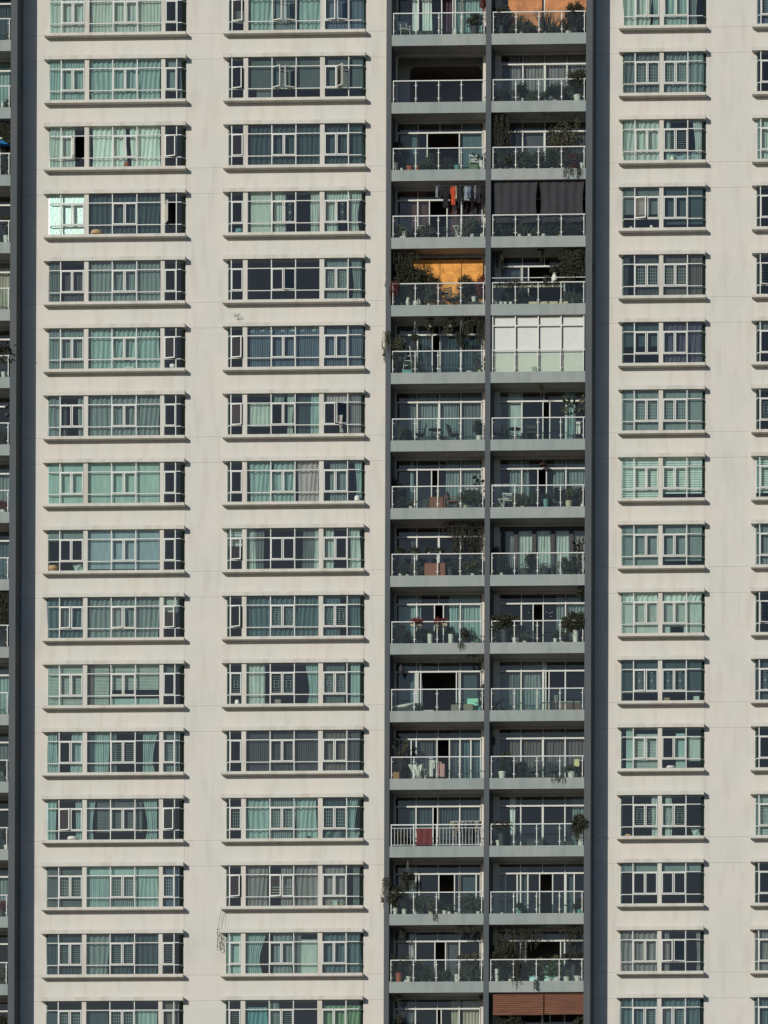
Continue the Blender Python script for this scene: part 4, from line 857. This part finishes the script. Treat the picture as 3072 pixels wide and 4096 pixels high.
plant(9,'r',860,'bush',230,110,'d','d',60,96,y=-.95,dens=1.6,desc='wide dark bush spreading over the handrail'); plant(9,'r',1352,'bush',200,130,'d','w',44,84,y=-1.0,dens=1.7,desc='big dark bush bulging over the handrail'); pot(9,'r',937,50,40,'w'); pot(9,'r',1212,30,34,'w'); plant(9,'r',1212,'bush',60,80,'d','d',28,20,y=-.6); trail(9,'r',1300,80,80,'d',y=-1.2,z=.95,desc='dark leaves hanging down in front of the glass'); hang(9,'r',1385,50,40,'d',y=-.8,drop=.15); plant(9,'r',920,'tree',60,120,'d','d',30,20,y=-.6)
for i, (zx, dz) in enumerate([(1152,1.72),(1175,1.66),(1190,1.70),(1180,1.5),(1028,1.7)]): m = MB(); m.lathe([(.004, 0), (.035, .012), (.035, .024), (.004, .034)], 8); lab(m.build('paper_ornament', WHM, None, (X(zx,9,-.02), -.06, fz(9)+dz-.0)), 'tiny white ornament hanging at the door', 'ornament', 9, 'r', zx, 'door ornaments')
t = thing('desk', None, None, (X(1265,10,.9), .9, fz(10)-.04)); m = MB(); m.box(-.9, .9, -.35, .35, .80, .86); m.build('desk_top', obsmat('pale_desk',(170,160,148)), t); m = MB(); m.box(-.9, .9, -.33, -.29, .25, .8); m.build('front_panel', WDM, t); lab(t, 'pale desk just inside the open door', 'desk', 10, 'r', 1265)
m = MB(); m.box(-.1, .1, 0, .03, 0, .3); m.box(-.03, .03, 0, .05, -.06, 0); lab(m.build('screen', WHM, None, (X(1212,10,.7), .7, fz(10)+.86)), 'small white screen on the desk', 'screen', 10, 'r', 1212); plant(10,'r',795,'broad',60,60,'d','d',30,30)
pot(11,'r',845,54,48,'w',y=-.95); plant(11,'r',865,'bush',110,170,'d','d',36,30,y=-.7,dens=1.4); chair(11,'r',1068,CHM,'dark folding chair turned right',-.5); chair(11,'r',1208,CHM,'dark folding chair turned left',.5); plant(11,'r',1325,'bush',90,40,'d','w',56,46,y=-.9); plant(11,'r',985,'bush',60,120,'d','d',34,20,y=-.4)
m = MB(); m.box(-.12, .12, 0, .012, 0, .36); m.box(-.09, .09, -.004, 0, .06, .16); lab(m.build('poster', obsmat('pale_yellow_paper',(205,200,150)), None, (X(1360,11,-1.05), -1.05, fz(11)+.56)), 'pale yellow sheet taped inside the glass', 'sign', 11, 'r', 1360)
m = MB(); m.lathe([(.02, -.2), (.07, -.12), (.08, .1), (.03, .2)], 8); m.box(-.02, .02, 0, .1, -.02, .02); lab(m.build('wall_lantern', PM['d'], None, (X(785,11,-.3), -.3, fz(11)+2.0)), 'dark wall lantern on the side wall', 'lantern', 11, 'r', 785); trail(11,'r',1225,110,30,'d',dens=.6); plant(11,'r',1400,'bush',60,110,'d','d',30,30,y=-.6)
plant(12,'r',840,'palm',180,110,'d','d',50,86,y=-.95,dens=2.0,desc='dark feathery palm above the handrail'); plant(12,'r',1385,'bush',116,130,'d','w',40,84,y=-1.0,dens=2.2,desc='dense round dark bush above the handrail'); pot(12,'r',823,46,44,'w'); trail(12,'r',1360,60,90,'d',y=-1.2,z=.9,desc='dark leaves trailing down the glass'); boxthing('sofa',12,'r',1080,120,60,.5,CHM,'low dark outdoor sofa','sofa',y=-.4); boxthing('sofa',12,'r',1290,90,40,.5,CHM,'low dark outdoor footstool','footstool',y=-.5)
plant(13,'r',965,'bush',60,50,'d','t',40,40,y=-.5); plant(13,'r',1380,'bush',80,70,'d','t',36,40,y=-.5); pot(13,'r',845,22,14,'w')
for zx, w_, h in ((850,180,330),(960,160,280),(1060,90,170),(1290,120,200),(1370,110,90)): hang(14,'r',zx,w_,h,'d',y=-.8,basket=False,dens=.5)
plant(14,'r',850,'tree',170,270,'d','d',40,20,y=-.7,dens=1.3); plant(14,'r',1010,'bush',140,150,'d','d',40,20); plant(14,'r',1110,'tree',110,150,'m','d',40,20); plant(14,'r',1340,'palm',200,120,'d','d',40,110,y=-.9,dens=1.4); plant(14,'r',1170,'tree',80,130,'g','w',44,30); plant(14,'r',1225,'tree',60,150,'g','w',38,34); pot(14,'r',808,32,92,'w',prof=2); pot(14,'r',1290,46,34,'w'); pot(14,'r',1365,60,38,'w'); trail(14,'r',940,50,190,'d',y=-1.24,z=1.0,desc='dark creeper hanging down over the slab'); trail(14,'r',1080,30,60,'d')
m = MB(); e = bpy.data.materials.new('daylight_glow_pane'); e.use_nodes = True; eb = e.node_tree.nodes['Principled BSDF']; eb.inputs['Base Color'].default_value = (.2, .3, .28, 1); eb.inputs['Emission Color'].default_value = (.42, .72, .64, 1); eb.inputs['Emission Strength'].default_value = .9  # emission stands in for daylight through a far window; no opening behind
for a, c, za, zc in ((1032,1085,1.0,1.42),(1135,1165,1.05,1.42),(1175,1240,1.05,1.42),(1032,1085,.6,.95),(1135,1240,.6,.98)): m.box(X(a,14,4.4), X(c,14,4.4), 4.4, 4.42, fz(14)+za+.35, fz(14)+zc+.35)
m.build('far_window', e, TOW)
big_blind('wooden_blind',15,'r',780,1128,-1.0,zb(15)+PITCH-1.05,zb(15)+PITCH-.08,RWD,'red-brown slatted wooden blind',.05,amp=.015); big_blind('wooden_blind',15,'r',1136,1424,-1.0,zb(15)+PITCH-1.03,zb(15)+PITCH-.08,RWD,'red-brown slatted wooden blind',.05,amp=.015)
plant(15,'r',900,'bush',200,100,'d','d',40,150,y=-.7); plant(15,'r',1380,'bush',90,100,'d','d',40,150,y=-.7)

# more greenery massed behind the glass
rg = random.Random(21)
for k, b, xs in ((2,'r',(790,870,960,1060,1150,1230,1300,1390)),(3,'r',(800,900,1030,1150,1250,1390)),(3,'l',(150,330,440,600,700)),(8,'l',(110,250,560,640,700)),(4,'l',(110,220,340,560,660)),(5,'l',(120,240,690)),
                 (13,'l',(250,350,480,580,680)),(14,'l',(90,180,350,560,690)),(14,'r',(800,900,980,1080,1200,1300,1400)),(0,'r',(800,900,980,1180,1300)),(9,'r',(800,880,1000,1260,1390)),(7,'r',(940,1030,1270,1400)),(1,'r',(800,930,1120,1290)),
                 (6,'l',(130,)),(7,'l',(100,590,700)),(12,'r',(800,1400)),(15,'r',(820,1000,1200,1330)),(11,'l',(130,)),(2,'l',(370,440))):
    for zx in xs: plant(k, b, zx, rg.choice(('bush', 'bush', 'tree', 'spiky')), rg.uniform(90, 130), rg.uniform(70, 125), rg.choice('dmm'), rg.choice('ddcw'), rg.uniform(26, 36), rg.uniform(18, 26), y=rg.uniform(-.95, -.45), dens=rg.uniform(.35, .8))
hang(4,'l',170,200,130,'d',y=-.9,basket=False,dens=.9); hang(4,'r',1340,150,120,'d',y=-.9,basket=False,dens=1.5); hang(14,'l',600,160,50,'d',y=-.9,basket=False)
plant(4,'l',215,'bush',260,200,'d','d',40,90,y=-.35,dens=1.2,desc='big dark shrub in front of the amber blind')
# --- balcony cut off by the left edge of the photograph
def LX(px): return (px-1520)*1.728
pot(1,'L',LX(10),22,60,'w',prof=1,desc='slim white vase'); plant(1,'L',LX(32),'bush',40,50,'d','d',30,20); plant(0,'L',LX(30),'bush',30,30,'m','w',26,24)
t = thing('parasol', None, None, (X(LX(2),2,-.9), -.9, fz(2))); m = MB(); m.bar((0, 0, 0), (0, 0, 1.75), .02, 8); m.build('pole', WHM, t); m = MB(); m.lathe([(.62, 1.45), (.6, 1.47), (.3, 1.68), (.02, 1.78)], 8); m.build('canopy', obsmat('bright_blue_canvas',(40,115,165),.7), t); lab(t, 'bright blue parasol with domed canopy', 'parasol', 2, 'L', LX(2))
plant(2,'L',LX(28),'tree',70,300,'d','d',34,30,dens=1.6); hang(2,'L',LX(15),110,130,'d',basket=False,dens=1.5); plant(2,'L',LX(8),'bush',60,80,'d','d',34,20)
plant(3,'L',LX(25),'palm',90,170,'d','w',40,60,y=-.8,dens=1.5); plant(5,'L',LX(34),'broad',90,230,'d','d',34,30,y=-1.0,dens=3,desc='dark leafy plant leaning past the pier'); pot(5,'L',LX(15),36,46,'w')
for dz in (.75, 1.2): m = MB(); m.lathe([(.01, -.12), (.12, -.06), (.13, .03), (.02, .12)], 12); lab(m.build('hanging_globe', PM['d'], None, (X(LX(28),6,-.8), -.8, zb(6)+PITCH-dz)), 'upper round dark hanging pot' if dz < 1 else 'lower round dark hanging pot', 'pot', 6, 'L', LX(28))
plant(6,'L',LX(20),'bush',90,90,'d','d',34,20); plant(7,'L',LX(12),'bush',60,60,'r','w',40,30)
hang(9,'L',LX(14),110,360,'d',basket=False,dens=3.5,y=-.95,desc='solid dark wall of hanging creeper'); hang(9,'L',LX(26),80,340,'d',basket=False,dens=3.5,y=-.8,desc='second layer of dark hanging creeper')
plant(11,'L',LX(18),'palm',90,130,'d','d',34,50,dens=2); plant(12,'L',LX(25),'bush',60,110,'d','w',34,40); plant(14,'L',LX(15),'bush',90,120,'m','d',34,20); plant(13,'L',LX(10),'bush',70,60,'r','d',34,60)
plant(15,'L',LX(15),'tree',90,250,'d','d',34,20,dens=1.5)

# ------------------------------------------------------------------ small things at the windows and on the wall
def wp(comp, k, zx, y=-.05):
    base = {'A': 0, 'B': 800, 'D': 2320}[comp]; return Vector((at(base+zx/2.011, 2220, y).x, y, zs(k)+SILLT))
def small(name, comp, k, zx, mat, desc, cat, w_=.2, h=.2, kind='box', y=-.19):
    m = MB()
    if kind == 'box': m.box(-w_/2, w_/2, -.04, .04, 0, h*.86); m.box(-w_*.52, w_*.52, -.045, .045, h*.86, h)
    elif kind == 'bowl': m.lathe([(w_*.25, 0), (w_*.48, h*.4), (w_*.5, h*.8), (w_*.42, h), (w_*.36, h*.9)], 14)
    else:
        m.lathe([(w_*.2, 0), (w_*.46, h*.15), (w_*.5, h*.5), (w_*.4, h*.85), (w_*.1, h)], 14)
    o = m.build(name, mat, None, wp(comp, k, zx, y)); return tag(o, f"{desc}, {COLN[comp]}, {lvl(k)}", cat)
small('bowl','A',5,1384,WHM,'white bowl on the right window seat','bowl',.30,.22,'bowl'); small('cushion','B',3,310,PM['t'],'teal cushion in narrow left window','cushion',.42,.26,'x')
small('vase','B',7,1264,WHM,'round white vase at right window','vase',.3,.32,'x'); small('ball','B',10,302,WHM,'pale round lamp in narrow left window','lamp',.24,.26,'x'); small('box','B',10,630,obsmat('pink_box',(176,150,150)),'pink box on the wide window seat','box',.3,.25)
small('box','B',13,1098,WHM,'white box at right window','box',.2,.28); small('box','B',13,1143,TANM,'tan box at right window','box',.2,.14); small('clutter','A',8,430,TANM,'tan basket at left window','basket',.5,.28,'bowl'); small('toy','A',2,1010,WDM,'brown soft toy on window seat','toy',.28,.3,'x')
small('pillow','A',3,770,TANM,'tan pillow on wide window seat','pillow',.6,.26,'x'); small('pot','D',3,405,WHM,'white pot on window seat','pot',.16,.12,'bowl'); small('pot','D',3,568,WHM,'white pot by the pillar','pot',.18,.16,'bowl'); small('box','D',10,703,TANM,'pale box on window seat','box',.28,.18)
small('box','D',10,940,WHM,'pale box at right end','box',.28,.24); small('pillow','D',2,735,WHM,'white pillow on window seat','pillow',.32,.3,'x',y=-.12); small('suitcase','A',5,1035,WHM,'white case below the middle sashes','case',.48,.14); small('headboard','D',12,395,TANM,'tan pillow on window seat','pillow',.36,.12,'x')
small('toy','B',12,880,CHM,'dark toy on wide window seat','toy',.2,.16,'x'); small('pillow','D',11,735,WHM,'white bedding on window seat','bedding',.45,.16,'x'); small('pillow','A',12,590,WHM,'pale bedding on left window seat','bedding',.5,.22,'x')
# weeds rooted in the facade
t = thing('weed', 'small spiky weed growing from the wall above a hood', 'plant', (at(955, 1290, -.2).x, -.2, zs(5)+HT)); m = MB(); m.bar((0, 0, 0), (0, .0, .23), .012, 4); m.bar((0, 0, .23), (-.06, 0, .32), .006, 4); m.build('stem', WOODM, t)
m = MB(); rn = random.Random(3)
for i in range(9): a = math.pi*(.05+.9*i/8); leaf(m, Vector((-.08, 0, .32)), Vector((math.cos(a), -.1, math.sin(a)*.8)), .26, .03, rn)
m.build('leaves', LEAF['m'], t)
t = thing('creeper', 'thin withered creeper dangling beside the second window column, fourteenth storey down', 'plant', (at(893, 3625, -.2).x, -.2, zs(13)+.1)); m = MB(); pv = Vector((0, 0, 0))
pts = [(-.12,-.25),(-.2,-.7),(-.26,-1.1),(-.25,-1.5),(-.3,-1.85)]
for x, z in pts: q = Vector((x, -.02, z)); m.bar(pv, q, .010, 4); pv = q
pv = Vector((0, 0, 0))
for x, z in [(-.06,-.6),(-.12,-1.2),(-.08,-1.6),(-.14,-2.0)]: q = Vector((x, -.05, z)); m.bar(pv, q, .007, 4); pv = q
m.build('stem', WOODM, t); m = MB()
for i in range(70): z = -1.0-rn.random()*1.05; leaf(m, Vector((-.2+rn.uniform(-.12, .1), -.04, z)), Vector((rn.uniform(-1, 1), -.2, -1)), .09, .04, rn)
m.build('leaves', LEAF['m'], t)

# ------------------------------------------------------------------ labels: look first, then place; look-alikes on one balcony are counted from the left
def nwords(t): return len(t.replace(',', '').split())
gr = {}
for r in REG: gr.setdefault((r[1], r[2], r[3]), []).append(r)
for (desc, k, b), L_ in gr.items():
    L_.sort(key=lambda r: r[4]); lo, hi = {'l': (75, 725), 'r': (765, 1430), 'L': (-2626, -2552)}[b]
    for i, (o, _, _, _, zx) in enumerate(L_):
        pos = ['far left', 'left', 'middle', 'right', 'far right'][max(0, min(4, int((zx-lo)/(hi-lo)*5)))]
        if len(L_) > 1: t = f"{desc}, {ORD[i]} from left, {PZ[b]}, {lvl(k)}"
        elif b == 'L': t = f"{desc}, {PZ[b]}, {lvl(k)}"
        else: t = f"{desc}, {pos} of {PZ[b]}, {lvl(k)}"
        if nwords(t) > 16: t = f"{desc}, {PZ[b]}, {lvl(k)}" if len(L_) == 1 else t
        if nwords(t) > 16: print('LONG', t)
        o['label'] = t
gr = {}
for r in WREG: gr.setdefault(r[1:6], []).append(r)
for (word, side, cn, col_, k), L_ in gr.items():
    L_.sort(key=lambda r: r[6])
    for i, r in enumerate(L_):
        t = f"{word}, {side}{cn}, {col_}, {lvl(k)}" if len(L_) == 1 else f"{word}, {ORD[i]} of {len(L_)}, {cn}, {col_}, {lvl(k)}"
        if nwords(t) > 16: t = f"{word}, {cn}, {col_}, {lvl(k)}"
        if nwords(t) > 16: print('LONG', t)
        r[0]['label'] = t
seen = {}
for o in bpy.data.objects:
    if o.parent is None and 'label' in o: seen.setdefault(o['label'], []).append(o.name)
for t, n in seen.items():
    if len(n) > 1: print('DUP', t, n)
